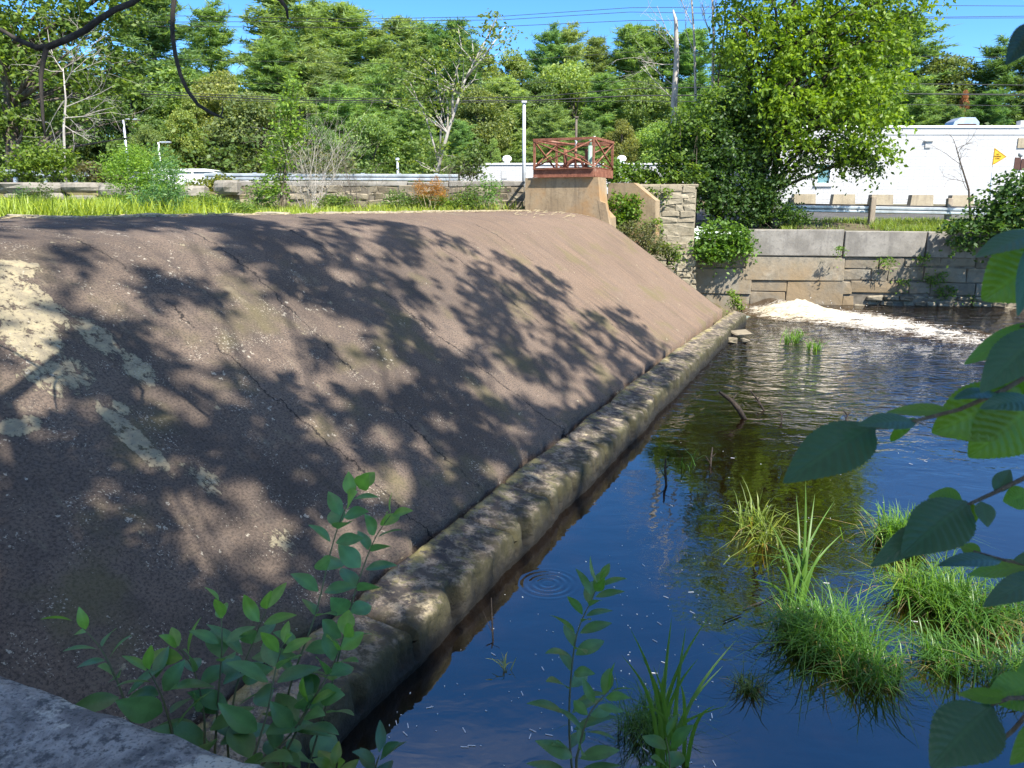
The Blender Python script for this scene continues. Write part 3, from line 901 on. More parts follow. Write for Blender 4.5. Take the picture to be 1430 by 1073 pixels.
for row in ([(960, 1040, 1.5, 2.6), (1040, 1178, 1.0, 1.96), (1178, 1226, 1.5, 1.96), (1226, 1262, 1.4, 1.96), (1262, 1312, 1.62, 1.96), (1312, 1362, 1.6, 1.96), (1362, 1440, 1.55, 1.96), (1440, 1560, 1.5, 1.96)],
            [(1178, 1218, 1.05, 1.48), (1218, 1240, 1.0, 1.5), (1240, 1290, 1.02, 1.6), (1290, 1350, .98, 1.58), (1350, 1420, .95, 1.53), (1420, 1560, .95, 1.48)],
            [(960, 1050, .4, 1.48), (1050, 1100, .5, .98), (1100, 1180, -.3, .98), (1180, 1192, .42, .95), (1190, 1272, .55, 1.0), (1272, 1302, .5, .98), (1302, 1365, .45, .96), (1365, 1560, .42, .93)],
            [(940, 1050, -.5, .38), (1050, 1100, -.4, .48), (1180, 1198, -.3, .4)]):
    for a, b, z0, z1 in row:
        wbox(mb, a, b, z0, z1, .75, rw.uniform(-.03, .04), .035, .022)
mb.build("stone_block", M['block'], root)
mb = MB()
for z0, z1 in ((-.35, -.02), (-.02, .2), (.2, .42)):
    x = 1214 if z0 > -.1 else 1196
    while x < 1570:
        w = rw.uniform(14, 26)
        wbox(mb, x, x + w, z0, z1 + rw.uniform(-.02, .03), .5, rw.uniform(-.06, .12), .04, .05); x += w
mb.build("rubble_course", M['rubble'], root)
c = WD * WL / 2 - WN * .355
MB().box((c[0], c[1], 1.0), (WL, .6, 3.0), math.atan2(WD[1], WD[0])).build("wall_core", M['mortar'], root)

# overgrown earth slope between the sluice block and the stub
V, F = [], []
nx, ny = 40, 14
for j in range(ny + 1):
    for i in range(nx + 1):
        k, q = i / nx, j / ny
        a = dam(25.3, 5.2 - 6.2 * k, 0)
        b = np.array([4.0 + 4.2 * k, 33.3 - .2 * k, 0])
        p = a * (1 - q) + b * q
        top = 4.3 * (1 - k) ** 1.6 - .5 * k
        V.append((p[0], p[1], max(-.3, top * (.72 + .28 * q) + .14 * fbm(p[0] * 1.5, p[1] * 1.5))))
F = [(j * (nx + 1) + i, j * (nx + 1) + i + 1, (j + 1) * (nx + 1) + i + 1, (j + 1) * (nx + 1) + i) for j in range(ny) for i in range(nx)]
V2 = len(V)
for i in range(nx + 1):
    V.append((V[i][0], V[i][1], -.6))
F += [(i, V2 + i, V2 + i + 1, i + 1) for i in range(nx)]
setting(link("earth_slope", np_mesh("earth_slope", V, F, M['soil'], smooth=True)))

# flat stones at the far toe of the dam
for px, py, w, h, lab in ((1035, 466, .62, .13, "flat pale slab lying at the far toe of the dam"), (1022, 476, .3, .16, "small rounded stone under the pale slab at the toe"), (1040, 476, .26, .13, "smallest stone beside the pale slab at the water's edge")):
    p = at_z(px, py, .08 if w < .5 else .2)
    b = MB(); b.box((0, 0, 0), (w, w * .7, h), .4, .04, .04, rw)
    tag(b.build("toe_stone", M['rubble'], loc=p), lab, "stone", "stones at the far toe of the dam")

# ------------------------------------------------------------------ white water below the sluice
FP = dict(h=at_z(1112, 428, .2), s=at_z(1060, 412, .2))
xs, ys = lin(8.0, 20.5, 240), lin(22.6, 32.8, 170)
def seg_d(x, y, a, b):
    S_ = np.array([1, .5]); ab = (b - a) * S_; x, y = x, y * .5; a = a * S_; k = max(0, min(1, ((x - a[0]) * ab[0] + (y - a[1]) * ab[1]) / (ab @ ab)))
    return math.hypot(x - a[0] - ab[0] * k, y - a[1] - ab[1] * k), k
pth = [at_z(px, py, 0)[:2] for px, py in ((1085, 438), (1150, 441), (1230, 450), (1320, 466), (1420, 490))]
hump = at_z(1112, 434, .1)[:2]; src = at_z(1050, 412, .1)[:2]
V, tint = [], []
for y in ys:
    for x in xs:
        f, z = 0, -.03
        for i in range(len(pth) - 1):
            dd, k = seg_d(x, y, pth[i], pth[i + 1])
            wdt = (1.6, 2.3, 3.0, 3.4)[i]
            f = max(f, (1 - dd / wdt) * (1.25, 1.12, .85, .62)[i] - (.0, 0, .08, .1)[i] * k)
        dh = math.hypot((x - hump[0]) / 1.25, (y - hump[1]) / .85)
        hz = .46 * math.exp(-dh * dh * 1.1)
        dd, k = seg_d(x, y, src, hump)
        hz = max(hz, .30 * math.exp(-(dd / .6) ** 2))
        upstream = math.exp(-(dd / .6) ** 2) * (1 - math.exp(-dh * dh * 1.6)) if k < .6 else 0
        f = max(f, 1.15 * math.exp(-dh * dh * .9)) - .55 * upstream
        f = max(0, min(1.1, f))
        n = fbm(x * 1.4, y * 2.0, 3) * .8 + fbm(x * 4, y * 6, 5) * .35 + fbm(x * 14, y * 14, 2) * .10
        z += hz + f * (.05 + .10 * n * min(1, f * 1.2)) + (.012 if f > .02 else -.03)
        V.append((x, y, z)); tint.append(f * 1.0 - .05)
nx = len(xs)
T_ = np.array(tint).reshape(len(ys), nx); Z_ = np.array([v[2] for v in V]).reshape(len(ys), nx)
F = [(j * nx + i, j * nx + i + 1, (j + 1) * nx + i + 1, (j + 1) * nx + i) for j in range(len(ys) - 1) for i in range(nx - 1)
     if Z_[j:j + 2, i:i + 2].max() > .004 and ys[j] < 32.9 - (xs[i] - 6.5) * .126 + .1]
setting(link("rapids_water", np_mesh("rapids_water", V, F, M['foam'], tint, True)))
rr = random.Random(8)
mb = MB()
for i in range(260):
    k = rr.random()
    j = min(3, int(k * 4)); a = pth[j] * (1 - (k * 4 - j)) + pth[j + 1] * (k * 4 - j)
    q = a + np.array([rr.gauss(0, .5), rr.gauss(.25, .45)])
    mb.ball((q[0], q[1], abs(rr.gauss(.12, .12)) * (1.4 if k < .4 else .6)), rr.uniform(.006, .016), 5, 3)
stuff(mb.build("spray_droplets", M['white']), "white spray flying off the churning outfall", "spray")
# ------------------------------------------------------------------ foliage generators
def unit(a):
    return a / np.maximum(np.linalg.norm(a, axis=-1, keepdims=True), 1e-9)
def leaf_cloud(C, size, g, droop=.3, aspect=.5, flat=.55):
    """one folded diamond leaf at every point of C -> V, F, tint"""
    n = len(C)
    size = np.broadcast_to(np.asarray(size, float), (n,)) * g.uniform(.7, 1.3, n)
    L = unit(g.normal(size=(n, 3)) * [1, 1, .55] + [0, 0, -droop])
    N = unit(g.normal(size=(n, 3)) * .8 + [0, 0, flat])
    W = unit(np.cross(N, L)); N = np.cross(L, W)
    s = size[:, None]
    A = C
    B = C + L * s * .42 + W * s * aspect * .5 + N * s * .06
    D = C + L * s * .42 - W * s * aspect * .5 + N * s * .06
    E = C + L * s
    V = np.stack([A, B, E, D], 1).reshape(-1, 3)
    F = np.arange(4 * n).reshape(n, 4)
    return V, F, np.repeat(g.uniform(0, 1, n), 4)
def join(parts):
    V, F, Tn, o = [], [], [], 0
    for v, f, t in parts:
        V.append(v); F.append(f + o); Tn.append(t); o += len(v)
    return np.concatenate(V), np.concatenate(F), np.concatenate(Tn)
def shell_points(g, c, r, n, inner=.55, gap=0.0):
    d = unit(g.normal(size=(n, 3)))
    d[:, 2] = np.where(d[:, 2] < -.35, d[:, 2] * .5, d[:, 2])
    rad = g.uniform(inner, 1.0, n) ** .6
    lump = 1 + .22 * np.sin(d[:, 0] * 5 + c[0]) * np.sin(d[:, 1] * 6 + c[1] * 2) * np.cos(d[:, 2] * 5)
    return np.asarray(c) + d * (rad * lump)[:, None] * np.asarray(r)
def spray_points(g, c, r, n, per=20, L=.75):
    """leaves strung along short drooping twigs that start inside the blob"""
    k = max(1, n // per)
    S = shell_points(g, c, np.asarray(r) * .95, k, .15)
    d = unit((S - np.asarray(c)) * [1, 1, .3] + g.normal(size=(k, 3)) * .35 + [0, 0, -.15])
    f = np.tile(np.linspace(.05, 1, per), k)[:, None] * g.uniform(.6, 1.2, k * per)[:, None]
    D = np.repeat(d, per, 0) * L * np.repeat(g.uniform(.6, 1.3, k), per)[:, None]
    return np.repeat(S, per, 0) + D * f + np.array([0, 0, -1]) * (f ** 2) * L * .6 + g.normal(size=(k * per, 3)) * [.07, .07, .05]
def limbs(mb, g, base, top, r0, ends, bend=.12, n=5, taper=.35):
    base, top = np.asarray(base, float), np.asarray(top, float)
    H = np.linalg.norm(top - base)
    pts = [base + (top - base) * k + (np.append(g.normal(size=2) * bend * H * .12, 0) if 0 < k < 1 else 0) for k in lin(0, 1, 6)]
    mb.tube(pts, [r0 * (1 - (1 - taper) * k) * (1.35 if k == 0 else 1) for k in lin(0, 1, 6)], 8)
    for e in ends:
        e = np.asarray(e, float)
        k = g.uniform(.35, .9)
        i = min(4, int(k * 5)); s = pts[i] * (1 - (k * 5 - i)) + pts[i + 1] * (k * 5 - i)
        m = (s + e) / 2 + np.array([0, 0, .1 * np.linalg.norm(e - s)]) + g.normal(size=3) * .04 * H * .3
        mb.tube([s, m, e], [r0 * (1 - .6 * k) * .55, r0 * .3, r0 * .09], n, False)
def proto_broadleaf(seed, H, W, leaf, n, blobs=16, trunk=.35, low=.25):
    g = np.random.default_rng(seed)
    parts, ends = [], []
    for i in range(blobs):
        a = g.uniform(0, 2 * math.pi); k = (i + .5) / blobs
        zc = H * (low + (1 - low) * (.12 + .78 * k))
        wr = W / 2 * math.sin(math.pi * min(1, max(.12, (zc / H - low * .6) / (1.02 - low * .6)))) ** .7
        rad = g.uniform(.3, .72) * wr if i < blobs - 2 else .12 * wr
        c = np.array([rad * math.cos(a), rad * math.sin(a), zc])
        r = np.array([1, 1, .72]) * g.uniform(.30, .46) * W / 2 * (1.1 if k < .7 else .85)
        ends.append(c)
        P = shell_points(g, c, r, n // blobs)
        parts.append(leaf_cloud(P, leaf, g, .3, .62))
    mb = MB(); limbs(mb, g, (0, 0, -.6), (0, 0, H * .75), H * .018 + .05, ends)
    return mb.mesh("trunk", M['bark']), np_mesh("crown", *join(parts)[:2], M['leaf'], join(parts)[2]), H
def proto_pine(seed, H, W, n_whorl=30, low=.1, gappy=.15, spray=.55, crook=0.0):
    g = np.random.default_rng(seed)
    C = []
    mb = MB()
    pts = [np.array([math.sin(k * 4) * crook, math.cos(k * 3 + 1) * crook, H * k - (.6 if k == 0 else 0)]) for k in lin(0, 1, 9)]
    mb.tube(pts, [(.017 * H + .05) * (1 - .93 * k) for k in lin(0, 1, 9)], 7)
    for w in range(n_whorl):
        k = low + (1 - low) * (w / n_whorl) ** .92
        env = ((1 - k) ** .62 + .06) * min(1, .6 + (k - low) * 3) * (1 + .22 * math.sin(w * 1.9 + seed))
        nb = int(g.integers(4, 7)) if k < .92 else 4
        a0 = g.uniform(0, 7)
        for b in range(nb):
            if g.random() < gappy:
                continue
            a = a0 + 2 * math.pi * b / nb + g.normal() * .25
            L = W / 2 * env * g.uniform(.6, 1.15) + .25
            p0 = np.array([0, 0, H * k]) + (pts[min(8, int(k * 8))] * [1, 1, 0])
            rise = (-.12 + .55 * k) * L
            dirv = np.array([math.cos(a), math.sin(a), 0])
            m = 2 + int(L / .5)
            q = [p0 + dirv * L * f + np.array([0, 0, rise * f + .18 * L * f * f]) for f in lin(0, 1, 4)]
            if L > .8:
                mb.tube(q, [.006 * H * (1 - k) + .02, .03, .02, .012], 4, False)
            for f in lin(.3, 1, m):
                side = np.array([-dirv[1], dirv[0], 0])
                for sgn in (-1, 0, 1):
                    if sgn and f > .92:
                        continue
                    C.append(p0 + dirv * L * f + side * sgn * L * .26 * (1.15 - f) + np.array([0, 0, rise * f + .18 * L * f * f]) + g.normal(size=3) * .1)
    C.append(np.array([pts[-1][0], pts[-1][1], H]))
    C = np.array(C)
    K = 14
    P = np.repeat(C, K, 0) + g.normal(size=(len(C) * K, 3)) * [.16, .16, .07]
    n = len(P)
    L = unit(g.normal(size=(n, 3)) * [1, 1, .5] + [0, 0, .38])
    W_ = unit(np.cross(L, g.normal(size=(n, 3))))
    s = (spray * g.uniform(.6, 1.25, n))[:, None]
    V = np.stack([P - W_ * s * .085, P + W_ * s * .085, P + L * s], 1).reshape(-1, 3)
    tt = np.repeat(np.clip(np.repeat(g.uniform(0, 1, len(C)), K) * .6 + g.uniform(0, .4, n), 0, 1), 3)
    return mb.mesh("trunk", M['bark']), np_mesh("crown", V, np.arange(3 * n).reshape(n, 3), M['needle'], tt), H
def plant_tree(name, proto, loc, h, wf, color, label, cat="tree", group=None, rz=0.0):
    tr, cr, H = proto
    s = h / H
    root = empty(name, loc, label, cat, group, rz, (s * wf, s * wf, s))
    link("trunk", tr, root); link("crown", cr, root, color=color)
    return root
def bush(name, label, blobs, n, leaf, color, base, cat="shrub", group=None, seed=1, droop=.25, stems=7, stem_mat='twig', aspect=.6, stem_r=.02, flat=.55, inner=.35):
    """a shrub: blobs of leaf (centre, radii) in world coordinates, stems from base"""
    g = np.random.default_rng(seed)
    base = np.asarray(base, float)
    vol = np.array([np.prod(r) ** .8 for c, r in blobs]); vol /= vol.sum()
    parts, ends = [], []
    for (c, r), f in zip(blobs, vol):
        parts.append(leaf_cloud(np.concatenate([shell_points(g, c, r, max(4, int(n * f * .45)), inner), spray_points(g, c, r, max(9, int(n * f * .55)), 9, leaf * 3.2)]), leaf, g, droop, aspect, flat)); ends += [np.array(c), np.array(c) + g.normal(size=3) * np.array(r) * .5]
    V, F, tt = join(parts)
    root = empty(name, base, label, cat, group)
    mb = MB()
    for e in ends[:max(stems, len(blobs))]:
        e = e - base; s = g.normal(size=3) * [.12, .12, 0]
        mb.tube([s + [0, 0, -.3], s * .5 + e * .5 + g.normal(size=3) * .06, e], [stem_r, stem_r * .7, stem_r * .3], 5, False)
    mb.build("stem", M[stem_mat], root, color=(.12, .15, .05))
    link("leaves", np_mesh("leaves", V - base, F, M['leaf'], tt), root, color=color)
    return root
def pblob(px, py, rx, ry, Y, ry_d=None):
    """ellipsoid of leaf standing at distance Y where the photograph shows it"""
    c = at_y(px, py, Y); k = Y * 1.02 / FPX
    return (c, (rx * k, (ry_d if ry_d else min(rx, ry) * k), ry * k))
def blades(roots, h, w, g, lean=.35, bend=.5):
    n = len(roots)
    h = np.broadcast_to(h, (n,)) * g.uniform(.45, 1.2, n)
    a = g.uniform(0, 2 * math.pi, n)
    D = np.stack([np.cos(a), np.sin(a), np.zeros(n)], 1)
    S = np.stack([-np.sin(a + g.normal(size=n) * .6), np.cos(a), np.zeros(n)], 1)
    S = unit(S)
    le = (np.abs(g.normal(size=n)) * lean * h)[:, None]; be = (np.abs(g.normal(size=n)) * bend * h)[:, None]
    Hh = h[:, None] * [0, 0, 1]
    lev = []
    for k, wk in ((0, 1), (.4, 1), (.75, .7), (1.0, 0)):
        P = roots + Hh * (k - .12 * k ** 3) + D * le * k + D * be * k ** 3 - np.array([0, 0, 1]) * be * k ** 4 * .55
        lev.append((P, wk))
    ww = (np.broadcast_to(w, (n,)) * g.uniform(.7, 1.3, n))[:, None] / 2
    V = np.stack([lev[0][0] - S * ww, lev[0][0] + S * ww, lev[1][0] - S * ww, lev[1][0] + S * ww, lev[2][0] - S * ww * .7, lev[2][0] + S * ww * .7, lev[3][0]], 1).reshape(-1, 3)
    b = np.arange(n)[:, None] * 7
    F = np.concatenate([b + f for f in ([0, 1, 3], [0, 3, 2], [2, 3, 5], [2, 5, 4], [4, 5, 6])])
    return V, F, np.repeat(g.uniform(0, 1, n), 7)
def tuft(name, label, roots, h, w, color, seed, cat="grass clump", group=None, lean=.35, bend=.5):
    g = np.random.default_rng(seed)
    V, F, tt = blades(np.asarray(roots), h, w, g, lean, bend)
    base = np.mean(roots, 0)
    o = link(name, np_mesh(name, V - base, F, M['grass'], tt), loc=base, color=color)
    return tag(o, label, cat, group)
def disc(c, r, n, g, sq=1.0):
    a, q = g.uniform(0, 2 * math.pi, n), np.abs(g.normal(size=n)) * r * .62
    m = max(3, n // 22); ca, cq = g.uniform(0, 2 * math.pi, m), np.sqrt(g.uniform(0, 1, m)) * r
    i = g.integers(m, size=n); mix = g.random(n) < .7
    bx_, by_ = np.cos(ca[i]) * cq[i] + g.normal(size=n) * .03, np.sin(ca[i]) * cq[i] + g.normal(size=n) * .03
    X, Y = np.where(mix, bx_, np.cos(a) * q), np.where(mix, by_, np.sin(a) * q)
    return np.stack([c[0] + X, c[1] + Y * sq, np.full(n, c[2])], 1)
    return np.stack([c[0] + np.cos(a) * q, c[1] + np.sin(a) * q * sq, np.full(n, c[2])], 1)
def branchy(mb, g, p, d, L, r, depth, spread=.6, n=5, droop=0.0):
    """bare twigs: a forking branch"""
    q = [np.array(p, float)]
    d = unit(np.array(d, float))
    for i in range(3):
        d = unit(d + g.normal(size=3) * .18 + [0, 0, -droop])
        q.append(q[-1] + d * L / 3)
    mb.tube(q, [r, r * .85, r * .7, r * .5], n, False)
    if depth > 0:
        for k in range(int(g.integers(2, 5))):
            i = int(g.integers(1, 4))
            branchy(mb, g, q[i], unit(d + g.normal(size=3) * spread), L * g.uniform(.45, .75), r * .5, depth - 1, spread, 4, droop)

# ------------------------------------------------------------------ wooded hillside
BL = [proto_broadleaf(101, 14, 11, .33, 17000, 22), proto_broadleaf(102, 15, 9.5, .32, 16000, 24), proto_broadleaf(103, 12, 12, .34, 17000, 26, low=.12), proto_broadleaf(104, 16, 8, .30, 14000, 20)]
PN = [proto_pine(201, 20, 9, 30, spray=.62), proto_pine(202, 20, 7.5, 34, spray=.58), proto_pine(203, 20, 10, 24, .2, .32, .66, .25), proto_pine(204, 18, 11, 26, .06, .1, .62)]
DKP, MDP, LTP = (.062, .108, .034), (.092, .148, .040), (.125, .18, .05)
DKB, MDB, LTB, YEB = (.085, .15, .036), (.125, .20, .045), (.165, .24, .05), (.175, .225, .05)
TREES = [  # kind, prototype, column, top row, distance, width, colour, label
    ('p', 0, 205, -25, 96, 1.15, DKP, "dark pine rising out of frame behind the left tree, beside the hooked twig"),
    ('p', 2, 287, 2, 112, .85, MDP, "ragged pine with lopsided open crown standing alone against blue sky"),
    ('p', 2, 392, -22, 108, 1.2, MDP, "tall broad pine whose head leaves the frame at the top left"),
    ('p', 1, 444, 4, 118, 1.0, MDP, "slim pine spire just right of the tall broad pine"),
    ('p', 0, 481, 8, 112, 1.25, LTP, "full pointed pine, tallest of the clump left of the leaning thin tree"),
    ('p', 3, 435, 70, 100, 1.1, MDP, "wide feathery pine below the slim pine spire"),
    ('p', 1, 522, 42, 115, 1.0, MDP, "short pointed pine in the dip right of the full pointed pine"),
    ('p', 0, 560, 26, 120, 1.1, LTP, "pine with neat cone top left of the leaning thin tree"),
    ('p', 3, 598, 36, 125, 1.0, MDP, "round shouldered pine directly behind the leaning thin tree"),
    ('p', 1, 636, 30, 118, 1.1, DKP, "dark narrow pine behind the upper forks of the leaning thin tree"),
    ('b', 1, 664, 60, 122, .9, MDB, "leafy tree filling the skyline right of the dark narrow pine"),
    ('b', 0, 716, 72, 126, .8, LTB, "low pale leafy tree at the lowest dip of the skyline"),
    ('p', 2, 766, 36, 112, .8, MDP, "left one of the twin open pines above the light pole"),
    ('p', 2, 793, 33, 113, .75, LTP, "right one of the twin open pines above the light pole"),
    ('p', 1, 832, 54, 118, 1.1, MDP, "pine above the rusty cage on the skyline"),
    ('p', 0, 884, 36, 116, 1.0, MDP, "pine left of the broken dead trunk"),
    ('b', 1, 915, 34, 120, .9, DKB, "round leafy crown just behind the broken dead trunk"),
    ('p', 0, 968, 42, 115, 1.0, MDP, "pine half hidden behind the bare pale stems"),
    ('p', 3, 1022, 60, 120, 1.0, MDP, "pine between the bare pale stems and the big tree"),
    ('p', 0, 1100, 60, 115, 1.0, DKP, "pine glimpsed through the crown of the big tree"),
    ('p', 3, 1180, 55, 112, 1.0, DKP, "pine behind the drooping right side of the big tree"),
    ('p', 0, 1262, 20, 104, 1.3, MDP, "tall dark pine just right of the big tree"),
    ('b', 0, 1318, 74, 104, .95, (.10, .125, .035), "olive dome shaped tree above the flat white roof"),
    ('b', 3, 1352, 108, 112, .8, MDB, "smaller leafy tree behind the rooftop vent"),
    ('p', 2, 1402, 56, 100, 1.0, DKP, "layered pine at the right edge above the white building"),
    ('p', 0, 1450, 70, 98, 1.1, DKP, "pine cut by the right edge of the frame"),
    ('p', 3, 1285, 122, 88, 1.0, MDP, "broad pine low behind the white parapet left of the rooftop vent"),
    ('p', 0, 1385, 128, 90, 1.1, DKP, "dense pine low behind the right end of the white building"),
    ('b', 3, 1350, 120, 95, .3, (.27, .14, .055), "narrow tree with browned orange leaves above the rooftop vent"),
    ('p', 3, 1330, 150, 86, .9, DKP, "short pine directly behind the rooftop vent"),
    ('p', 3, 1220, 110, 90, 1.0, MDP, "pine above the left half of the white building"),
    ('p', 0, 1145, 120, 92, 1.0, DKP, "pine above the green window behind the big tree"),
    ('b', 2, 245, 92, 92, 1.0, MDB, "leafy tree behind the taller street lamp"),
    ('b', 0, 306, 100, 88, .8, YEB, "yellow green tree under the lopsided pine"),
    ('b', 1, 262, 130, 84, .7, LTB, "pale leafy tree just above the small street lamp"),
    ('b', 2, 352, 128, 86, .9, (.13, .175, .05), "olive yellow bushy tree behind the hooked twig's tip"),
    ('p', 3, 312, 165, 84, .9, (.10, .12, .055), "brownish low pine above the white van"),
    ('p', 3, 385, 60, 98, 1.1, MDP, "pine below the tall broad pine"),
    ('b', 3, 415, 120, 84, .8, LTB, "bright leafy tree above the guardrail"),
    ('p', 3, 470, 120, 90, 1.1, LTP, "feathery pine in the middle of the slope left of the leaning thin tree"),
    ('b', 1, 440, 160, 82, .8, DKB, "dark leafy tree above the grey dead brush"),
    ('p', 3, 540, 92, 98, 1.1, MDP, "plumed pine behind the left boughs of the leaning thin tree"),
    ('b', 2, 515, 160, 84, .8, MDB, "rounded leafy tree low behind the white post"),
    ('p', 1, 575, 140, 88, 1.2, LTP, "pine low behind the trunk of the leaning thin tree"),
    ('b', 0, 665, 120, 92, .9, (.12, .16, .045), "sunlit leafy tree right of the leaning thin tree"),
    ('p', 3, 640, 170, 84, 1.0, MDP, "low pine above the left end of the long low white building"),
    ('p', 3, 705, 110, 98, 1.1, LTP, "pine just left of the light pole"),
    ('b', 1, 745, 105, 100, .9, DKB, "dark leafy tree behind the head of the light pole"),
    ('b', 2, 800, 85, 104, .75, LTB, "bright leafy tree below the twin open pines"),
    ('p', 3, 770, 150, 88, 1.1, LTP, "low pine just right of the light pole"),
    ('p', 0, 845, 105, 98, 1.2, MDP, "pine rising behind the rusty cage"),
    ('b', 1, 868, 165, 84, .8, (.15, .18, .04), "yellowish leafy tree right of the rusty cage"),
    ('b', 0, 905, 110, 96, .9, MDB, "leafy tree left of the ivy clad shrubs"),
    ('p', 3, 820, 172, 82, .9, MDP, "small pine directly behind the rusty cage"),
    ('b', 2, 925, 170, 84, .9, LTB, "leafy tree at the foot of the broken dead trunk"),
    ('b', 0, 180, 110, 82, .9, DKB, "dark leafy tree behind the bare silver tree"),
    ('b', 2, 110, 100, 86, 1.0, DKB, "dark leafy tree at far left behind the silver tree"),
    ('b', 2, 30, 60, 88, 1.1, DKB, "dark leafy tree at the left edge behind the oak trunk"),
    ('b', 0, 205, 175, 76, .7, MDB, "shorter leafy tree between the two street lamps"),
    ('p', 3, 610, 205, 80, .7, MDP, "smallest pine low behind the foot of the leaning thin tree"),
    ('b', 3, 690, 190, 80, .6, MDB, "small leafy tree left of the light pole's foot"),
]
rt = random.Random(5)
for kind, pi, px, py, Y, wf, colr, lab in TREES:
    p = at_y(px, py, Y)
    zb = land_z(p[0], Y)
    pr = (PN if kind == 'p' else BL)[pi]
    c = [x * rt.uniform(.9, 1.12) * (2.0 if kind == 'p' else 1.35) for x in colr]  # greens lifted in place of distance haze
    c = [.86 * x + .14 * sum(c) / 3 for x in c]
    plant_tree("pine_tree" if kind == 'p' else "broadleaf_tree", pr, (p[0], Y, zb), max(4, p[2] - zb), wf * (1.45 if kind == 'p' else 1.1), c, lab, "tree", "trees of the wooded hillside", rt.uniform(0, 6.28))
# understorey that reads as one mass between the trees
g = np.random.default_rng(77)
parts = []
for i in range(190):
    px = g.uniform(-120, 1560); Y = g.uniform(76, 120)
    x = (px - 715) / FPX * Y
    z = land_z(x, Y)
    r = g.uniform(1.5, 3.2)
    parts.append(leaf_cloud(shell_points(g, (x, Y, z + r * .9), (r * 1.2, r, r * g.uniform(.9, 1.8)), 420), .45, g, .3, .62))
for i in range(150):
    px = g.uniform(-150, 1600); Y = g.uniform(125, 170)
    x = (px - 715) / FPX * Y
    z = land_z(x, Y); r = g.uniform(3, 5)
    parts.append(leaf_cloud(shell_points(g, (x, Y, z + r * 1.1), (r * 1.2, r, r * 1.6), 420), .8, g, .3, .62))
V, F, tt = join(parts)
stuff(link("undergrowth", np_mesh("undergrowth", V, F, M['leaf'], tt), color=(.11, .18, .045)), "dense green undergrowth covering the wooded hillside", "undergrowth")

# ------------------------------------------------------------------ middle distance trees and brush
# oak at far left
def px_tree(name, label, Y, trunk_px, blobs, n, leaf, color, r0, seed, bark='bark', droop=.3, cat="tree", aspect=.55, extra=(), flat=.55, inner=.35, per=0, twig=.75):
    g = np.random.default_rng(seed)
    pts = [at_y(a, b, Y) for a, b in trunk_px]
    base = np.array([pts[0][0], Y, land_z(pts[0][0], Y)])
    pts[0] = base - [0, 0, .3]
    root = empty(name, base, label, cat)
    mb = MB()
    m = len(pts)
    mb.tube([p - base for p in pts], [r0 * (1 - .75 * i / (m - 1)) for i in range(m)], 9)
    parts = []
    vol = np.array([np.prod(r) ** .7 for c, r in blobs]); vol /= vol.sum()
    for (c, r), f in zip(blobs, vol):
        Pn = spray_points(g, c, r, max(40, int(n * f)), per, twig) if per else shell_points(g, c, r, max(30, int(n * f)), inner)
        parts.append(leaf_cloud(Pn, leaf, g, droop, aspect, flat))
        j = int(np.argmin([np.linalg.norm(np.array(c) - p) + max(0, p[2] - c[2] + .3) * 2 for p in pts[1:]])) + 1
        s = pts[j] * .7 + pts[max(0, j - 1)] * .3
        for q in range(3):
            e = np.array(c) + g.normal(size=3) * np.array(r) * .45
            mid = (s + e) / 2 + g.normal(size=3) * .15 + [0, 0, .15]
            mb.tube([s - base, mid - base, e - base], [r0 * .3, r0 * .17, r0 * .05], 5, False)
    for q in extra:
        mb.tube([at_y(a, b, Y + dy) - base for a, b, dy in q[0]], q[1], 7)
    mb.build("trunk", M[bark], root)
    V, F, tt = join(parts)
    link("crown", np_mesh("crown", V - base, F, M['leaf'], tt), root, color=color)
    return root
px_tree("oak_tree", "big oak with grey trunk and spreading crown at the far left edge", 44, [(14, 262), (18, 200), (12, 130), (0, 60), (-20, -40)],
        [pblob(*b, 44, 2.2) for b in ((30, 30, 70, 40), (90, 25, 55, 35), (130, 70, 50, 35), (50, 95, 60, 30), (-30, 60, 80, 60), (140, 10, 60, 30), (20, 165, 40, 30), (110, 115, 40, 25), (70, -40, 90, 50), (160, 110, 30, 25), (-40, 160, 60, 50), (60, 160, 30, 20), (150, 155, 26, 22), (180, -30, 50, 30))],
        15000, .28, (.12, .195, .035), .42, 31, extra=[([(14, 150, 0), (60, 115, -.5), (110, 80, -1)], [.16, .1, .05]), ([(12, 120, 0), (-30, 60, -.6)], [.2, .1])], per=14, twig=.9)
# bare silver tree
g = np.random.default_rng(9)
p = at_y(91, 262, 41); base = np.array([p[0], 41, land_z(p[0], 41)])
root = empty("bare_tree", base, "leafless silver grey tree with wispy branches at left", "tree")
mb = MB()
tp = [at_y(a, b, 41) - base for a, b in ((91, 262), (90, 215), (89, 175), (92, 140), (88, 95))]; tp[0][2] = -.3
mb.tube(tp, [.075, .07, .06, .045, .02], 7)
mb.build("trunk", M['bark_pale'], root)
mb = MB()
for s, e, r in (((89, 175), (125, 202), .05), ((90, 165), (160, 145), .05), ((91, 150), (165, 110), .045), ((91, 140), (40, 170), .035), ((88, 100), (60, 40), .05), ((89, 120), (130, 70), .05), ((90, 95), (150, 60), .04), ((88, 100), (40, 100), .035), ((90, 180), (60, 195), .025), ((90, 158), (115, 180), .03)):
    a, b = at_y(*s, 41) - base, at_y(*e, 41 + g.uniform(-1, 1)) - base
    branchy(mb, g, a, b - a, np.linalg.norm(b - a), r * .55, 3, .6)
mb.build("branches", M['bark_pale'], root)
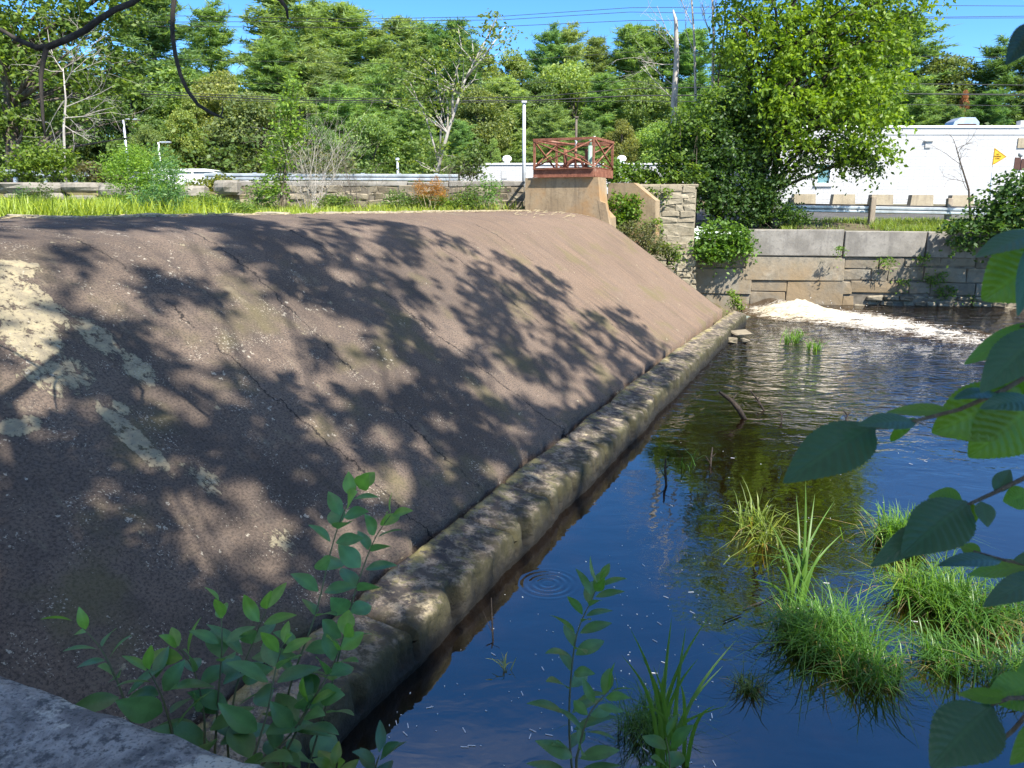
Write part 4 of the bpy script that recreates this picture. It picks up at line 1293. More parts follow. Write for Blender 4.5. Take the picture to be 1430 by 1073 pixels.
# leaning thin tree
px_tree("leaning_tree", "thin tree with forked pale leaning trunk and sparse leaves in the centre", 39, [(606, 262), (614, 225), (630, 170), (648, 115), (668, 75), (690, 35)],
        [pblob(*b, 39, .9) for b in ((585, 110, 45, 30), (560, 90, 30, 22), (610, 80, 34, 24), (560, 135, 28, 22), (600, 150, 28, 24), (640, 60, 20, 26), (700, 50, 18, 22), (685, 30, 16, 18), (665, 90, 20, 16), (600, 200, 26, 30), (590, 235, 30, 20), (640, 215, 20, 25), (625, 120, 26, 20))],
        3600, .18, (.15, .22, .05), .10, 33, 'bark_pale', extra=[([(632, 170, 0), (632, 120, .2), (645, 70, .3), (640, 40, .3)], [.07, .05, .03, .015]), ([(650, 110, 0), (675, 80, -.2), (705, 38, -.3)], [.06, .045, .02]), ([(612, 225, 0), (595, 165, .3), (570, 110, .5)], [.06, .04, .02]),
        ([(614, 215, 0), (617, 150, .3), (606, 90, .5)], [.06, .035, .015])], per=9, twig=.6)
# big tree over the retaining wall
BT = 35.2
px_tree("big_tree", "big bright green leafy tree with drooping boughs above the retaining wall", BT, [(1072, 318), (1062, 250), (1060, 190), (1075, 120), (1095, 50), (1120, -40), (1130, -150)],
        [pblob(*b, BT + dy, 1.7) for *b, dy in ((1150, 60, 70, 60, -1), (1200, 45, 55, 55, 0), (1100, 30, 60, 50, 0), (1070, 85, 42, 55, -.5), (1120, 130, 60, 45, -1.3), (1185, 120, 55, 45, -.8), (1215, 165, 35, 35, -.3), (1095, 185, 42, 32, -.8), (1160, 190, 45, 30, -1.2), (1130, 70, 60, 50, 1.2), (1050, 150, 30, 40, .3),
        (1210, 210, 30, 25, -.5), (1240, 60, 30, 40, .5), (1255, 15, 42, 22, .2), (1190, 5, 60, 30, 0), (1120, -50, 120, 50, 0), (1230, -40, 70, 30, 0), (1150, -130, 110, 50, 0), (1020, 60, 22, 40, .3), (1040, 20, 36, 30, .6), (1205, 150, 35, 40, -1.5), (1215, 100, 45, 40, .5), (1080, 140, 38, 40, -.4))],
        31000, .21, (.15, .25, .022), .30, 35, 'bark_dark', .75, extra=[([(1072, 300, 0), (1085, 220, .2), (1080, 150, .4), (1120, 70, .3), (1170, 10, 0)], [.2, .15, .12, .1, .05]), ([(1068, 240, 0), (1100, 170, -.5), (1150, 110, -1), (1200, 60, -1)], [.13, .1, .07, .03]),
        ([(1075, 300, .3), (1050, 220, .5), (1045, 130, .6), (1060, 20, .6)], [.16, .12, .1, .06]), ([(1085, 240, 0), (1130, 200, -1), (1190, 195, -1.4)], [.06, .04, .02])], flat=.5, inner=.2, per=18, twig=1.0)
g = np.random.default_rng(12)
# hanging sprays below its crown, in front of the white wall
sp = [pblob(*b, BT - 1, .8) for b in ((1105, 225, 30, 22), (1125, 240, 26, 22), (1150, 205, 36, 18), (1185, 225, 18, 18), (1210, 215, 22, 30), (1220, 235, 16, 20), (1180, 215, 30, 14), (1090, 250, 18, 18), (1135, 218, 20, 14), (1205, 235, 14, 18), (1160, 225, 16, 16))]
bush("hanging_spray", "drooping sprays of dark leaf hanging below the big tree against white brick", sp, 2100, .19, (.06, .11, .022), at_y(1090, 190, BT), "branch", None, 44, .8, 11, 'bark_dark', .5, .025, .55, .15)
# ivy covered mass left of the trunk
dense = [pblob(*b, BT - dy, 1.1) for *b, dy in ((985, 205, 42, 42, .6), (960, 230, 38, 38, 1), (1000, 165, 34, 40, 0), (1020, 215, 34, 45, .8), (945, 205, 24, 34, .8), (995, 255, 46, 34, 1.1), (1035, 265, 42, 34, 1.0), (1055, 205, 22, 45, .6), (945, 262, 20, 20, .8), (1010, 285, 46, 24, 1.3), (1070, 265, 26, 30, .8), (1050, 165, 20, 30, .4), (960, 180, 20, 26, .4), (1025, 150, 20, 30, .2))]
bush("ivy_shrub", "dark dense ivy covered shrubs filling the space left of the big tree trunk", dense, 19000, .17, (.055, .115, .028), at_y(1010, 300, BT - .5), "shrub", None, 45, .4, 14, 'bark_dark', .62, .05)
lit = [pblob(*b, BT - 1.9, .7) for b in ((935, 215, 22, 24), (930, 245, 20, 18), (975, 175, 18, 24), (950, 160, 15, 14), (965, 245, 22, 18), (985, 150, 16, 18), (1000, 130, 14, 14), (935, 185, 14, 16))]
bush("young_ash", "light green leafy sapling at the left edge of the dark ivy mass", lit, 2600, .17, (.11, .19, .03), at_y(955, 300, BT - 1.6), "sapling", None, 46, .35, 8, 'bark', .55, .03)
# broken trunk and bare stems behind it
p = at_y(944, 300, 38); base = np.array([p[0], 38, land_z(p[0], 38)])
root = empty("broken_trunk", base, "tall broken dead grey trunk above the ivy mass", "tree")
mb = MB(); mb.tube([np.array((0, 0, -.3)), at_y(941, 150, 38) - base, at_y(945, 80, 38) - base, at_y(944, 30, 38) - base, at_y(940, 14, 38) - base], [.17, .15, .12, .09, .03], 8)
mb.build("trunk", M['bark_pale'], root)
mb = MB(); g = np.random.default_rng(21)
for s, e in (((942, 120), (900, 60)), ((942, 90), (895, 85)), ((944, 60), (905, 20)), ((942, 140), (890, 100)), ((943, 75), (925, 30))):
    a, b = at_y(*s, 38) - base, at_y(*e, 38.3) - base
    branchy(mb, g, a, b - a, np.linalg.norm(b - a), .022, 2, .5)
mb.build("branches", M['bark_pale'], root)
for k, (b0, t0, lab, r) in enumerate((((972, 170), (962, -60), "thin bare stem just right of the broken trunk", .07), ((995, 150), (993, -60), "pale straight bare stem left of the big tree", .085), ((1003, 110), (1016, -50), "slim dark bare stem nearest the big tree", .045))):
    p = at_y(b0[0], 300, 37.5); base = np.array([p[0], 37.5, land_z(p[0], 37.5)])
    root = empty("bare_tree", base, lab, "tree", "bare stems beside the big tree")
    mb = MB(); mid = at_y(*b0, 37.5) - base; top = at_y(*t0, 37.5) - base
    mb.tube([np.array((0, 0, -.3)), mid, mid * .5 + top * .5 + [.08, 0, 0], top], [r, r * .9, r * .7, r * .4], 7); mb.build("trunk", M['bark_pale' if k < 2 else 'bark'], root)
    mb = MB()
    for f in (.45, .6, .72, .85):
        q = mid * (1 - f) + top * f
        branchy(mb, g, q, (g.normal() * .5, g.normal() * .3, 1), 1.6, r * .3, 2, .4)
    mb.build("branches", M['bark_pale' if k < 2 else 'bark'], root)
# bushes
bush("wall_bush", "bright leafy bush hanging over the wall corner under the big tree", [pblob(*b, 32.2, .6) for b in ((1005, 325, 34, 20), (985, 345, 22, 18), (1020, 345, 26, 18), (1035, 330, 14, 16), (1000, 360, 20, 10), (1045, 345, 8, 10))], 3600, .15, (.10, .20, .03), at_y(1005, 318, 32.6), "bush", None, 51, .3, 8, 'twig', .6)
bush("bank_bush", "leafy bush between the tree foot and the guardrail", [pblob(*b, 34.2, .7) for b in ((1075, 295, 34, 22), (1105, 300, 24, 18), (1045, 305, 22, 16), (1060, 275, 22, 20))], 3800, .13, (.07, .14, .03), at_y(1080, 315, 34.2), "bush", None, 52)
bush("creeper", "leafy creeper climbing over the bank beside the tan sluice block", [pblob(*b, 29.6, .35) for b in ((868, 285, 20, 16), (880, 300, 16, 14), (858, 300, 12, 14), (850, 315, 9, 8), (885, 282, 10, 10))], 1700, .13, (.11, .20, .025), at_y(868, 305, 30), "creeper", None, 53)
bush("hanging_vine", "tangled green vines draped over the left side of the mortared stone buttress", [pblob(*b, 32.1, .3) for b in ((893, 290, 14, 20), (900, 312, 16, 16), (888, 272, 12, 12), (912, 326, 14, 12), (925, 268, 12, 6), (905, 266, 12, 6))], 1900, .13, (.12, .20, .035), at_y(895, 330, 32.3), "vine", None, 59, .4, 7, 'twig', .6)
bush("terrace_bush", "leafy bush behind the sluice block near the yellow patch", [pblob(*b, 34, .8) for b in ((870, 245, 30, 18), (905, 255, 26, 14), (855, 235, 16, 14), (890, 240, 20, 14))], 2600, .16, (.115, .20, .035), at_y(880, 268, 34), "bush", None, 54)
bush("slope_brush", "dull grey green brush tumbling down beside the far end of the dam", [pblob(*b, 29.2, .35) for b in ((895, 330, 18, 14), (912, 340, 16, 14), (880, 318, 14, 12), (925, 350, 16, 10), (905, 318, 14, 10), (865, 322, 9, 9))], 2600, .10, (.16, .18, .08), at_y(900, 345, 29.5), "brush", None, 55, .2, 9, 'straw', .35)
bush("slope_weed", "light green weeds at the foot of the mortared stone stub", [pblob(*b, 29.4, .3) for b in ((922, 345, 12, 8), (935, 350, 12, 10), (945, 358, 8, 8), (917, 310, 7, 6))], 750, .12, (.14, .22, .04), at_y(935, 358, 29.6), "weeds", None, 56)
bush("corner_weed", "small bright weeds at the far toe of the dam by the foam", [pblob(*b, 27.2, .2) for b in ((1022, 410, 6, 7), (1028, 420, 7, 7), (1034, 430, 5, 6))], 420, .09, (.15, .24, .03), at_y(1028, 428, 27.2), "weeds", None, 57)
bush("right_bank_shrub", "dark broad leaved shrub on the bank at the right edge", [pblob(*b, 30.2, .9) for b in ((1395, 285, 36, 24), (1420, 262, 26, 26), (1375, 310, 30, 20), (1410, 315, 40, 26), (1430, 290, 30, 30), (1345, 318, 24, 14), (1360, 338, 30, 10), (1450, 330, 30, 30))], 5200, .17, (.06, .125, .03), at_y(1400, 322, 31.2), "shrub", None, 58, .3, 9, 'bark_dark', .7)
for k, (px, py, s, lab) in enumerate(((1240, 368, 10, "small weed sprouting from the wall joint left of the ochre blocks"), (1290, 362, 9, "small weed in the wall joint below the middle coping stone"), (1308, 392, 15, "leafy sprig climbing the wall above the rubble course"), (1320, 410, 14, "larger leafy sprig low on the wall just above the water"),
                                (1262, 395, 6, "tiny tuft on the ochre block left of the sprig"), (1360, 415, 11, "sprig low on the wall near the right edge"), (1172, 347, 5, "tiny tuft in the crack between the two largest coping stones"))):
    y = 31.45
    bush("wall_weed", lab, [pblob(px, py, s, s * .7, y, .12), pblob(px + s * .6, py - s * .5, s * .5, s * .5, y, .1), pblob(px - s * .6, py - s * .2, s * .5, s * .4, y, .1)], int(18 * s), .11, (.12, .22, .035), at_y(px, py + s * .6, y + .15), "weed", "weeds rooted in the retaining wall", 60 + k, .2, 4, 'twig', .5, .008)
# bare sapling in front of the white wall
p = at_y(1360, 300, 33); base = np.array([p[0], 33, land_z(p[0], 33)])
root = empty("bare_sapling", base, "dark leafless sapling with fine twigs in front of the white brick wall", "sapling")
g = np.random.default_rng(71)
mb = MB(); tp = [np.array((0, 0, -.2)), at_y(1353, 265, 33) - base, at_y(1342, 230, 33) - base, at_y(1335, 205, 33) - base]; mb.tube(tp, [.05, .04, .03, .02], 6); mb.build("trunk", M['bark'], root)
mb = MB()
for s, e in (((1342, 230), (1300, 205)), ((1338, 215), (1350, 185)), ((1335, 205), (1325, 182)), ((1346, 240), (1310, 225)), ((1350, 255), (1300, 250)), ((1335, 208), (1368, 185)), ((1355, 270), (1335, 240))):
    a, b = at_y(*s, 33) - base, at_y(*e, 33 + g.uniform(-.4, .4)) - base
    branchy(mb, g, a, b - a, np.linalg.norm(b - a) * .8, .014, 2, .5)
mb.build("twigs", M['bark'], root)

# ------------------------------------------------------------------ growth along the dam crest
bush("tall_shrub", "tall bright green feathery shrub standing on the crest at left", [pblob(*b, 20, .8) for b in ((190, 250, 44, 34), (165, 235, 24, 22), (205, 225, 34, 24), (185, 285, 46, 22), (225, 255, 30, 30), (180, 215, 16, 12))], 8500, .085, (.17, .30, .045), at_y(195, 300, 20), "shrub", None, 81, -.3, 14, 'stem', .3, .012, .2, .1)
bush("willow_herb", "bluish green upright weeds at the right foot of the tall bright shrub", [pblob(*b, 17, .5) for b in ((235, 265, 20, 40), (215, 280, 26, 24), (250, 285, 12, 18), (225, 225, 8, 24), (246, 235, 6, 22), (195, 285, 20, 18))], 3600, .08, (.10, .21, .075), at_y(228, 302, 17), "weeds", None, 82, -.2, 12, 'stem', .3, .01, .3, .1)
bush("leafy_sapling", "light green upright sapling left of the grey dead brush", [pblob(*b, 27, .4) for b in ((402, 150, 14, 26), (395, 190, 18, 26), (410, 120, 9, 16), (385, 225, 20, 22), (380, 262, 22, 24), (415, 180, 14, 18))], 2300, .14, (.16, .27, .045), at_y(392, 292, 27), "sapling", None, 83, .1, 8, 'twig', .5, .025)
bush("orange_dock", "rusty orange seed heads of dock on the crest in the centre", [pblob(*b, 27.6, .4) for b in ((597, 268, 20, 14), (608, 258, 10, 12), (585, 262, 8, 12), (615, 270, 10, 10))], 2600, .055, (.34, .17, .04), at_y(600, 292, 27.6), "weeds", None, 84, -.4, 9, 'straw', .4, .01, .3, .1)
for k, (px, py, w, h, c, lab) in enumerate(((605, 285, 28, 9, (.17, .27, .05), "low bright green weeds under the orange dock"), (650, 284, 14, 10, (.15, .24, .05), "low weeds between the orange dock and the pale leafy weed"), (684, 275, 12, 20, (.13, .25, .06), "upright pale leafy weed left of the pier"), (660, 280, 8, 16, (.10, .17, .05), "dull weed just left of the upright pale leafy weed"),
                                         (555, 283, 14, 12, (.13, .21, .06), "low weeds left of the orange dock"), (470, 284, 16, 8, (.14, .22, .05), "low weeds right of the grey dead brush"), (365, 280, 14, 18, (.12, .21, .05), "leafy weed at the left foot of the light green sapling"), (330, 292, 22, 6, (.14, .23, .05), "low creeping weeds on the crest above the first joint"),
                                         (32, 285, 9, 16, (.08, .15, .05), "dark upright weed at the far left of the crest"), (62, 280, 7, 18, (.09, .13, .05), "thin brownish weed in the grass left of the tall shrub"), (290, 285, 14, 10, (.15, .24, .05), "rounded weed right of the tall shrub"))):
    Y = 28 if px > 340 else 18
    bush("crest_weed", lab, [pblob(px, py - h * .2, w * 1.6, h * 1.45, Y, .35), pblob(px - w * .5, py - h * .7, w * .5, h * .8, Y, .2), pblob(px + w * .5, py - h * .5, w * .5, h * .8, Y, .2)], int(66 * w), .10 if Y > 20 else .065, c, at_y(px, py + h, Y), "weeds", "weeds along the dam crest", 90 + k, -.1, 6, 'stem', .4, .008, .3, .1)
for k, (px, py, w, h, lab) in enumerate(((438, 285, 80, 115, "grey leafless brush on the crest right of the light green sapling"), (500, 285, 45, 75, "smaller grey leafless brush in front of the stone wall"), (640, 285, 32, 60, "wispy grey brush between the orange dock and the pier"))):
    g = np.random.default_rng(130 + k); b0 = at_y(px, py + 8, 28.3)
    mb = MB(); kk = 28.3 / FPX
    for i in range(24 if k == 0 else 14):
        branchy(mb, g, (g.normal() * .15, g.normal() * .1, -.1), (g.normal() * w / h * .6, g.normal() * .3, 1), h * kk * g.uniform(.5, .8), .010, 3, .42)
    tag(mb.build("dead_brush", M['bark'] if k else M['bark_pale'], loc=b0), lab, "brush", "leafless brush on the dam crest")
for k, (blist, n, c, Y, lab) in enumerate((([(70, 220, 40, 22), (40, 225, 26, 24), (85, 240, 30, 14), (20, 240, 26, 16)], 3000, (.13, .21, .03), 38, "yellow green bushes under the oak at far left"), ([(150, 245, 24, 10), (125, 235, 14, 10)], 1100, (.12, .12, .06), 36, "brownish bush behind the tumbled boulders"),
                                        ([(285, 262, 28, 12), (310, 255, 12, 12)], 1300, (.16, .19, .04), 33.5, "yellowish bush in front of the white van"), ([(430, 230, 40, 30), (470, 240, 30, 24)], 1700, (.13, .15, .07), 37, "greyish bush behind the guardrail"), ([(650, 235, 24, 18), (665, 215, 14, 18)], 1500, (.10, .16, .04), 38, "bush beside the left end of the low white building"))):
    bush("roadside_bush", lab, [pblob(*b, Y, .8) for b in blist], n, .17, c, at_y(blist[0][0], 268, Y), "bush", "bushes along the road", 140 + k)

# grass that nobody could count
def grass_stuff(name, label, roots, h, w, color, seed, lean=.3, bend=.4):
    g = np.random.default_rng(seed)
    V, F, tt = blades(np.asarray(roots), h, w, g, lean, bend)
    return stuff(link(name, np_mesh(name, V, F, M['grass'], tt), color=color), label, "grass")
g = np.random.default_rng(150)
Rr = []
while len(Rr) < 22000:
    px, Y = g.uniform(-20, 735), g.uniform(11.5, 30.8)
    x = (px - 715) / FPX * Y
    t, d = td(x, Y)
    if d < 8.75 + .25 * math.sin(t * 2):
        continue
    dens = (1.0 if px < 340 else .55) * (.35 + .65 * (fbm(x * .6, Y * .6) > -.12))
    if g.random() < dens:
        Rr.append((x, Y, land_z(x, Y) - .02))
Rr = np.array(Rr)
grass_stuff("grass", "bright sunlit grass growing behind the dam crest", Rr, np.where(Rr[:, 0] * FPX / Rr[:, 1] + 715 < 330, .66, .42), .018, (.27, .36, .05), 151)
Rr = []
while len(Rr) < 9000:
    px, Y = g.uniform(1085, 1440), g.uniform(32.2, 37.2)
    x = (px - 715) / FPX * Y
    if Y < 32.9 - (x - 6.5) * .126 + .55 or (1105 < px < 1205 and Y < 36 and g.random() < .93):
        continue
    if fbm(x * .5, Y * .5, 4) > -.2:
        Rr.append((x, Y, land_z(x, Y) - .02))
grass_stuff("verge_grass", "sunlit grass and weeds along the guardrail above the retaining wall", np.array(Rr), .36, .018, (.19, .27, .05), 152)
# ------------------------------------------------------------------ buildings
BY = 50.0
bx0, bx1 = at_y(1078, 200, BY)[0], at_y(1560, 200, BY)[0]
xs1 = at_y(1421, 200, BY)[0]
zt0, zb0 = at_y(1240, 178.5, BY)[2], 3.7
root = empty("white_building", (bx0, BY, zb0), "long flat roofed white painted brick building behind the guardrail at right", "building")
def bl(x0, x1, z0, z1, y0, y1):
    return ((x0 + x1) / 2 - bx0, (y0 + y1) / 2 - BY, (z0 + z1) / 2 - zb0), (x1 - x0, y1 - y0, z1 - z0)
wx0, wx1 = at_y(1141, 240, BY)[0], at_y(1161, 240, BY)[0]
wz0, wz1 = at_y(1150, 258, BY)[2], at_y(1150, 228, BY)[2]
mb = MB()
for a in ((bx0, wx0, zb0, zt0), (wx1, bx1, zb0, zt0), (wx0, wx1, zb0, wz0), (wx0, wx1, wz1, zt0)):
    mb.box(*bl(*a, BY, BY + .35))
mb.box(*bl(bx0, bx0 + .35, zb0, zt0, BY + .35, BY + 18)); mb.box(*bl(bx0 + .35, bx1, zb0, zt0 - .3, BY + 17.6, BY + 18))
mb.build("wall", M['brick'], root)
rf = MB().box(*bl(bx0 + .35, bx1, zt0 - .45, zt0 - .25, BY + .35, BY + 17.6)).build("roof", M['asphalt'], root)
MB().box(*bl(bx0 - .04, xs1, zt0, zt0 + .12, BY - .06, BY + .45)).build("coping", M['white'], root)
MB().box(*bl(xs1, bx1, zt0 + .003, zt0 + .42, BY - .03, BY + .4)).build("parapet", M['brick'], root)
MB().box(*bl(bx0, bx1, zt0 - .42, zt0 - .36, BY - .03, BY - .002)).build("drip_course", M['greytrim'], root)
fr = MB()
for a in ((wx0 - .06, wx0 + .06, wz0, wz1), (wx1 - .06, wx1 + .06, wz0, wz1), (wx0 + .06, wx1 - .06, wz0, wz0 + .1), (wx0 + .06, wx1 - .06, wz1 - .1, wz1)):
    fr.box(*bl(*a, BY - .02, BY + .12))
w = fr.build("window", M['white'], root)
MB().box(*bl(wx0, wx1, wz0, wz1, BY + .14, BY + .17)).build("pane", M['shade_glass'], w)
MB().box(*bl(wx0 - .15, wx1 + .12, wz0 - .1, wz0 - .003, BY - .1, BY + .12)).build("sill", M['white'], w)
for (p0, p1, q0, q1, nm) in ((1292, 1300, 197.5, 207, "wall_vent"), (1421, 1436, 193, 207, "blocked_window")):
    a, b = at_y(p0, 200, BY), at_y(p1, 200, BY)
    z1, z0 = at_y(1300, q0, BY)[2], at_y(1300, q1, BY)[2]
    v = MB().box(*bl(a[0], b[0], z0, z1, BY - .06, BY - .003)).build(nm, M['greytrim' if nm == "wall_vent" else 'tan'], root)
    if nm == "wall_vent":
        MB().box(*bl(a[0] - .1, b[0] + .12, z1, z1 + .06, BY - .16, BY - .003)).build("hood", M['white'], v)
# rooftop vent
p = at_y(1342, 178, BY + 3)
rv = empty("rooftop_vent", (p[0], BY + 3, zt0 - .3), "silver hooded vent on the white building's roof", "vent")
pts = [(-.95, 0, .0), (.85, 0, .0), (.85, 0, .55), (.55, 0, .85), (-.35, 0, .85), (-.75, 0, .6)]
MB().prism([(x, -.55, z + .32) for x, _, z in pts], (0, 1.1, 0)).build("hood", M['galv'], rv)
MB().box((.05, -.57, .55), (1.2, .03, .42)).build("louvre", M['brown'], rv)
MB().box((0, 0, .15), (1.7, 1.0, .34)).build("curb", M['galv'], rv)
# long low white building across the road
LY = 70.0
a, b = at_y(642, 230, LY)[0], at_y(975, 230, LY)[0]
zl = at_y(700, 230, LY)[2]
root = empty("low_building", (a, LY, 4.2), "long low white building beyond the road behind the pier", "building")
MB().box(((b - a) / 2, 5, (zl - 4.2) / 2), (b - a, 10, zl - 4.2)).build("wall", M['brick'], root)
MB().box(((b - a) / 2, 5, zl - 4.2 + .06), (b - a + .2, 10.2, .12)).build("roof", M['white'], root)
for px, wd in ((704, .5), (670, .6)):
    q = at_y(px, 244, LY); MB().box((q[0] - a, -.02, q[2] - 4.2), (wd, .06, .7)).build("window", M['greytrim'], root)
for px, lab in ((708, "round white roof vent left of the light pole"), (868, "round pale roof vent right of the rusty cage")):
    q = at_y(px, 230, LY + 2); r = empty("roof_fan", (q[0], LY + 2, zl + .1), lab, "vent", "roof vents of the low white building")
    mb = MB(); mb.tube([(0, 0, -.05), (0, 0, .5)], .25, 10); mb.build("stem", M['galv'], r)
    mb = MB(); mb.ball((0, 0, .5), (.42, .42, .3), 12, 6); mb.build("dome", M['white'], r)

# ------------------------------------------------------------------ road furniture
def wrail(mb, a, b, z0):
    """W-section steel rail from a to b"""
    a, b = np.array(a, float), np.array(b, float)
    d = unit((b - a)[:2]); n = np.array([d[1], -d[0]])
    sec = [(0, -.155), (.07, -.12), (.07, -.05), (.0, 0), (.07, .05), (.07, .12), (0, .155)]
    k = 12
    V, F = [], []
    for e, s in ((a, 0), (b, 1)):
        for off in (0, -.02):
            for o, z in sec:
                V.append((e[0] + n[0] * (o + off), e[1] + n[1] * (o + off), e[2] + z0 + z))
    for q in range(6):
        F += [(q, q + 1, 14 + q + 1, 14 + q), (7 + q, 21 + q, 21 + q + 1, 7 + q + 1)]
    mb.add(V, F)
p0, p1 = at_y(1098, 291, 36.2), at_y(1430, 297, 35.0)
root = empty("guardrail", (p0[0], 36.2, 3.2), "long grey steel guardrail in front of the white building with a timber post", "guardrail")
O = np.array(root.location)
mb = MB(); wrail(mb, p0 - O, p1 - O, 0); mb.build("rail", M['rail'], root)
mb = MB(); mb.tube([p0 - O + [0, .12, .19], p1 - O + [0, .12, .19]], .03, 6); mb.build("upper_rail", M['cable'], root)
for px, z0 in ((1106, 276), (1218, 275), (1330, 277), (1428, 279)):
    k = (px - 1098) / 332; q = p0 * (1 - k) + p1 * k; top = at_y(px, z0, q[1])[2]; lo = land_z(q[0], q[1] - .1) - .3
    MB().box((q[0] - O[0], q[1] - .16 - O[1] + (.0 if px == 1218 else .35), (top + lo) / 2 - O[2]), (.24, .22, top - lo), 0, .01, .02, rw).build("post", M['wood'], root)
p0, p1 = at_y(286, 247, 37), at_y(640, 248.5, 36)
root = empty("guardrail", (p0[0], 37, 4.5), "pale steel guardrail behind the stone wall left of centre", "guardrail")
O = np.array(root.location)
mb = MB(); wrail(mb, p0 - O, p1 - O, 0); mb.build("rail", M['rail'], root)
for i in range(7):
    q = p0 + (p1 - p0) * (i + .4) / 7
    MB().box((q[0] - O[0], q[1] + .12 - O[1], -.0 + q[2] - O[2] - .28), (.16, .16, .95)).build("post", M['galv'], root)
p0, p1 = at_y(-40, 240, 43), at_y(215, 246, 42)
root = empty("guardrail", (p0[0], 43, 4.5), "distant pale guardrail behind the tumbled boulders at far left", "guardrail")
O = np.array(root.location)
mb = MB(); wrail(mb, p0 - O, p1 - O, 0); mb.build("rail", M['rail'], root)
for i in range(6):
    q = p0 + (p1 - p0) * (i + .4) / 6
    MB().box((q[0] - O[0], q[1] + .12 - O[1], q[2] - O[2] - .3), (.16, .16, 1.0)).build("post", M['galv'], root)
for k, (px, lab) in enumerate(((1122, "leftmost tan barrier block, half under the drooping leaves"), (1177, "tan barrier block just left of the timber guardrail post"), (1230, "tan barrier block just right of the timber guardrail post"), (1286, "tan barrier block below the small wall vent"), (1342, "rightmost tan barrier block beside the bare sapling"))):
    a, b = at_y(px - 16, 272 + k * .4, 44), at_y(px + 16, 284, 44)
    zb = land_z(a[0], 44)
    mb = MB(); mb.prism([(-.66, -.18, 0), (.66, -.18, 0), (.61, -.12, a[2] - zb), (-.56, -.12, a[2] - zb)], (0, .42, 0))
    tag(mb.build("barrier_block", M['tan'], loc=((a[0] + b[0]) / 2, 44, zb + .03)), lab, "barrier", "barrier blocks in front of the white building")
# poles
def pole(name, px, ytop, Y, r, label, mat, arm=None, cat="pole"):
    t = at_y(px, ytop, Y); z = land_z(t[0], Y)
    root = empty(name, (t[0], Y, z), label, cat)
    mb = MB(); mb.tube([(0, 0, -.3), (0, 0, t[2] - z)], [r, r * .75], 10); mb.build("pole", M[mat], root)
    if arm:
        h = t[2] - z
        mb = MB(); mb.tube([(0, 0, h - .1), (arm * .3, 0, h + .02), (arm, 0, h + .03)], .045, 6); mb.build("arm", M[mat], root)
        MB().box((arm * 1.25, 0, h), (.75, .3, .14), 0, .0, .04).build("lamp_head", M['galv'], root)
    else:
        h = t[2] - z
        MB().box((0, 0, h + .05), (r * 2.6, r * 2.6, .12), 0, 0, .02).build("pole_cap", M[mat], root)
    return root
pole("light_pole", 732, 144, 52, .13, "tall slim pale pole rising beside the rusty cage", 'pole_grey')
pole("street_lamp", 172, 167, 62, .12, "taller grey street lamp behind the tall green shrub", 'galv', .7, "street lamp")
pole("street_lamp", 221, 199, 64, .10, "shorter street lamp left of the white van", 'pole_grey', .5, "street lamp")
pole("marker_post", 555, 224, 40, .07, "short white post behind the stone wall left of the leaning thin tree", 'pole_grey', None, "post")
pole("utility_pole", 805, 165, 60, .11, "dark wooden pole just behind the rusty cage", 'bark', None, "pole")
# overhead wires, strung between poles out of the frame
def wire(pts, Y, r, label, sag=0):
    P = [at_y(a, b, Y) for a, b in pts]
    C_ = []
    for i in range(len(P) - 1):
        C_ += [P[i] * (1 - k) + P[i + 1] * k for k in lin(0, 1, 8)[:-1]]
    C_.append(P[-1])
    mb = MB(); mb.tube(C_, r, 5); tag(mb.build("overhead_wire", M['cable']), label, "wire", "overhead wires")
wire([(-60, 14), (225, 22), (500, 27), (700, 23), (880, 11), (1320, 8), (1500, 9)], 57, .018, "topmost overhead wire across the blue sky")
wire([(-60, 24), (225, 31), (500, 30), (700, 28), (880, 17), (1320, 24), (1500, 22)], 56, .018, "second overhead wire down across the sky")
wire([(-60, 30), (225, 37), (640, 40), (880, 29), (1320, 25.5), (1500, 25)], 55, .018, "third overhead wire down across the sky")
wire([(-60, 80), (190, 82), (520, 89), (720, 85), (880, 73), (1250, 79), (1500, 81)], 58, .014, "thin wire below the skyline of the pines")
wire([(-60, 122), (190, 127), (400, 137), (560, 138), (740, 136), (880, 124), (1250, 117), (1500, 120)], 54, .024, "upper strand of the thick middle cables")
wire([(-60, 126), (190, 131), (400, 140), (560, 141), (740, 141), (880, 134), (1250, 131), (1500, 134)], 53.6, .034, "thickest black cable of the middle bundle")
wire([(-60, 132), (190, 134), (400, 143), (740, 143), (880, 141), (1250, 146), (1500, 149)], 53.2, .018, "lowest strand of the middle cables")
wire([(-60, 112), (190, 115), (520, 118), (880, 114), (1250, 131), (1500, 131)], 54.4, .012, "fine wire above the thick middle cables")

# white van on the road
p = at_y(277, 237, 43)
vz = road_z(p[0], 43)
van = empty("parked_van", (p[0], 43, vz), "white van on the road, its roof showing above the wall at left", "van")
Hh = p[2] - vz
mb = MB()
side = [(-2.3, .35), (1.9, .35), (2.35, .55), (2.35, .95), (1.55, 1.08), (.95, Hh - .08), (.7, Hh), (-2.15, Hh), (-2.3, Hh - .15)]
mb.prism([(x, -.95, z) for x, z in side], (0, 1.9, 0)); mb.build("body", M['white'], van)
mb = MB()
mb.prism([(.9, -.965, Hh - .15), (1.45, -.965, 1.12), (.1, -.965, 1.12), (.1, -.965, Hh - .15)], (0, .01, 0)); mb.prism([(0, -.965, Hh - .15), (0, -.965, 1.12), (-2.1, -.965, 1.12), (-2.1, -.965, Hh - .15)], (0, .01, 0))
mb.build("side_window", M['car_glass'], van)
mb = MB(); mb.prism([(1.0, -.85, Hh - .1), (1.58, -.85, 1.09), (1.6, -.85, 1.12), (1.02, -.85, Hh - .07)], (0, 1.7, 0)); mb.build("windscreen", M['car_glass'], van)
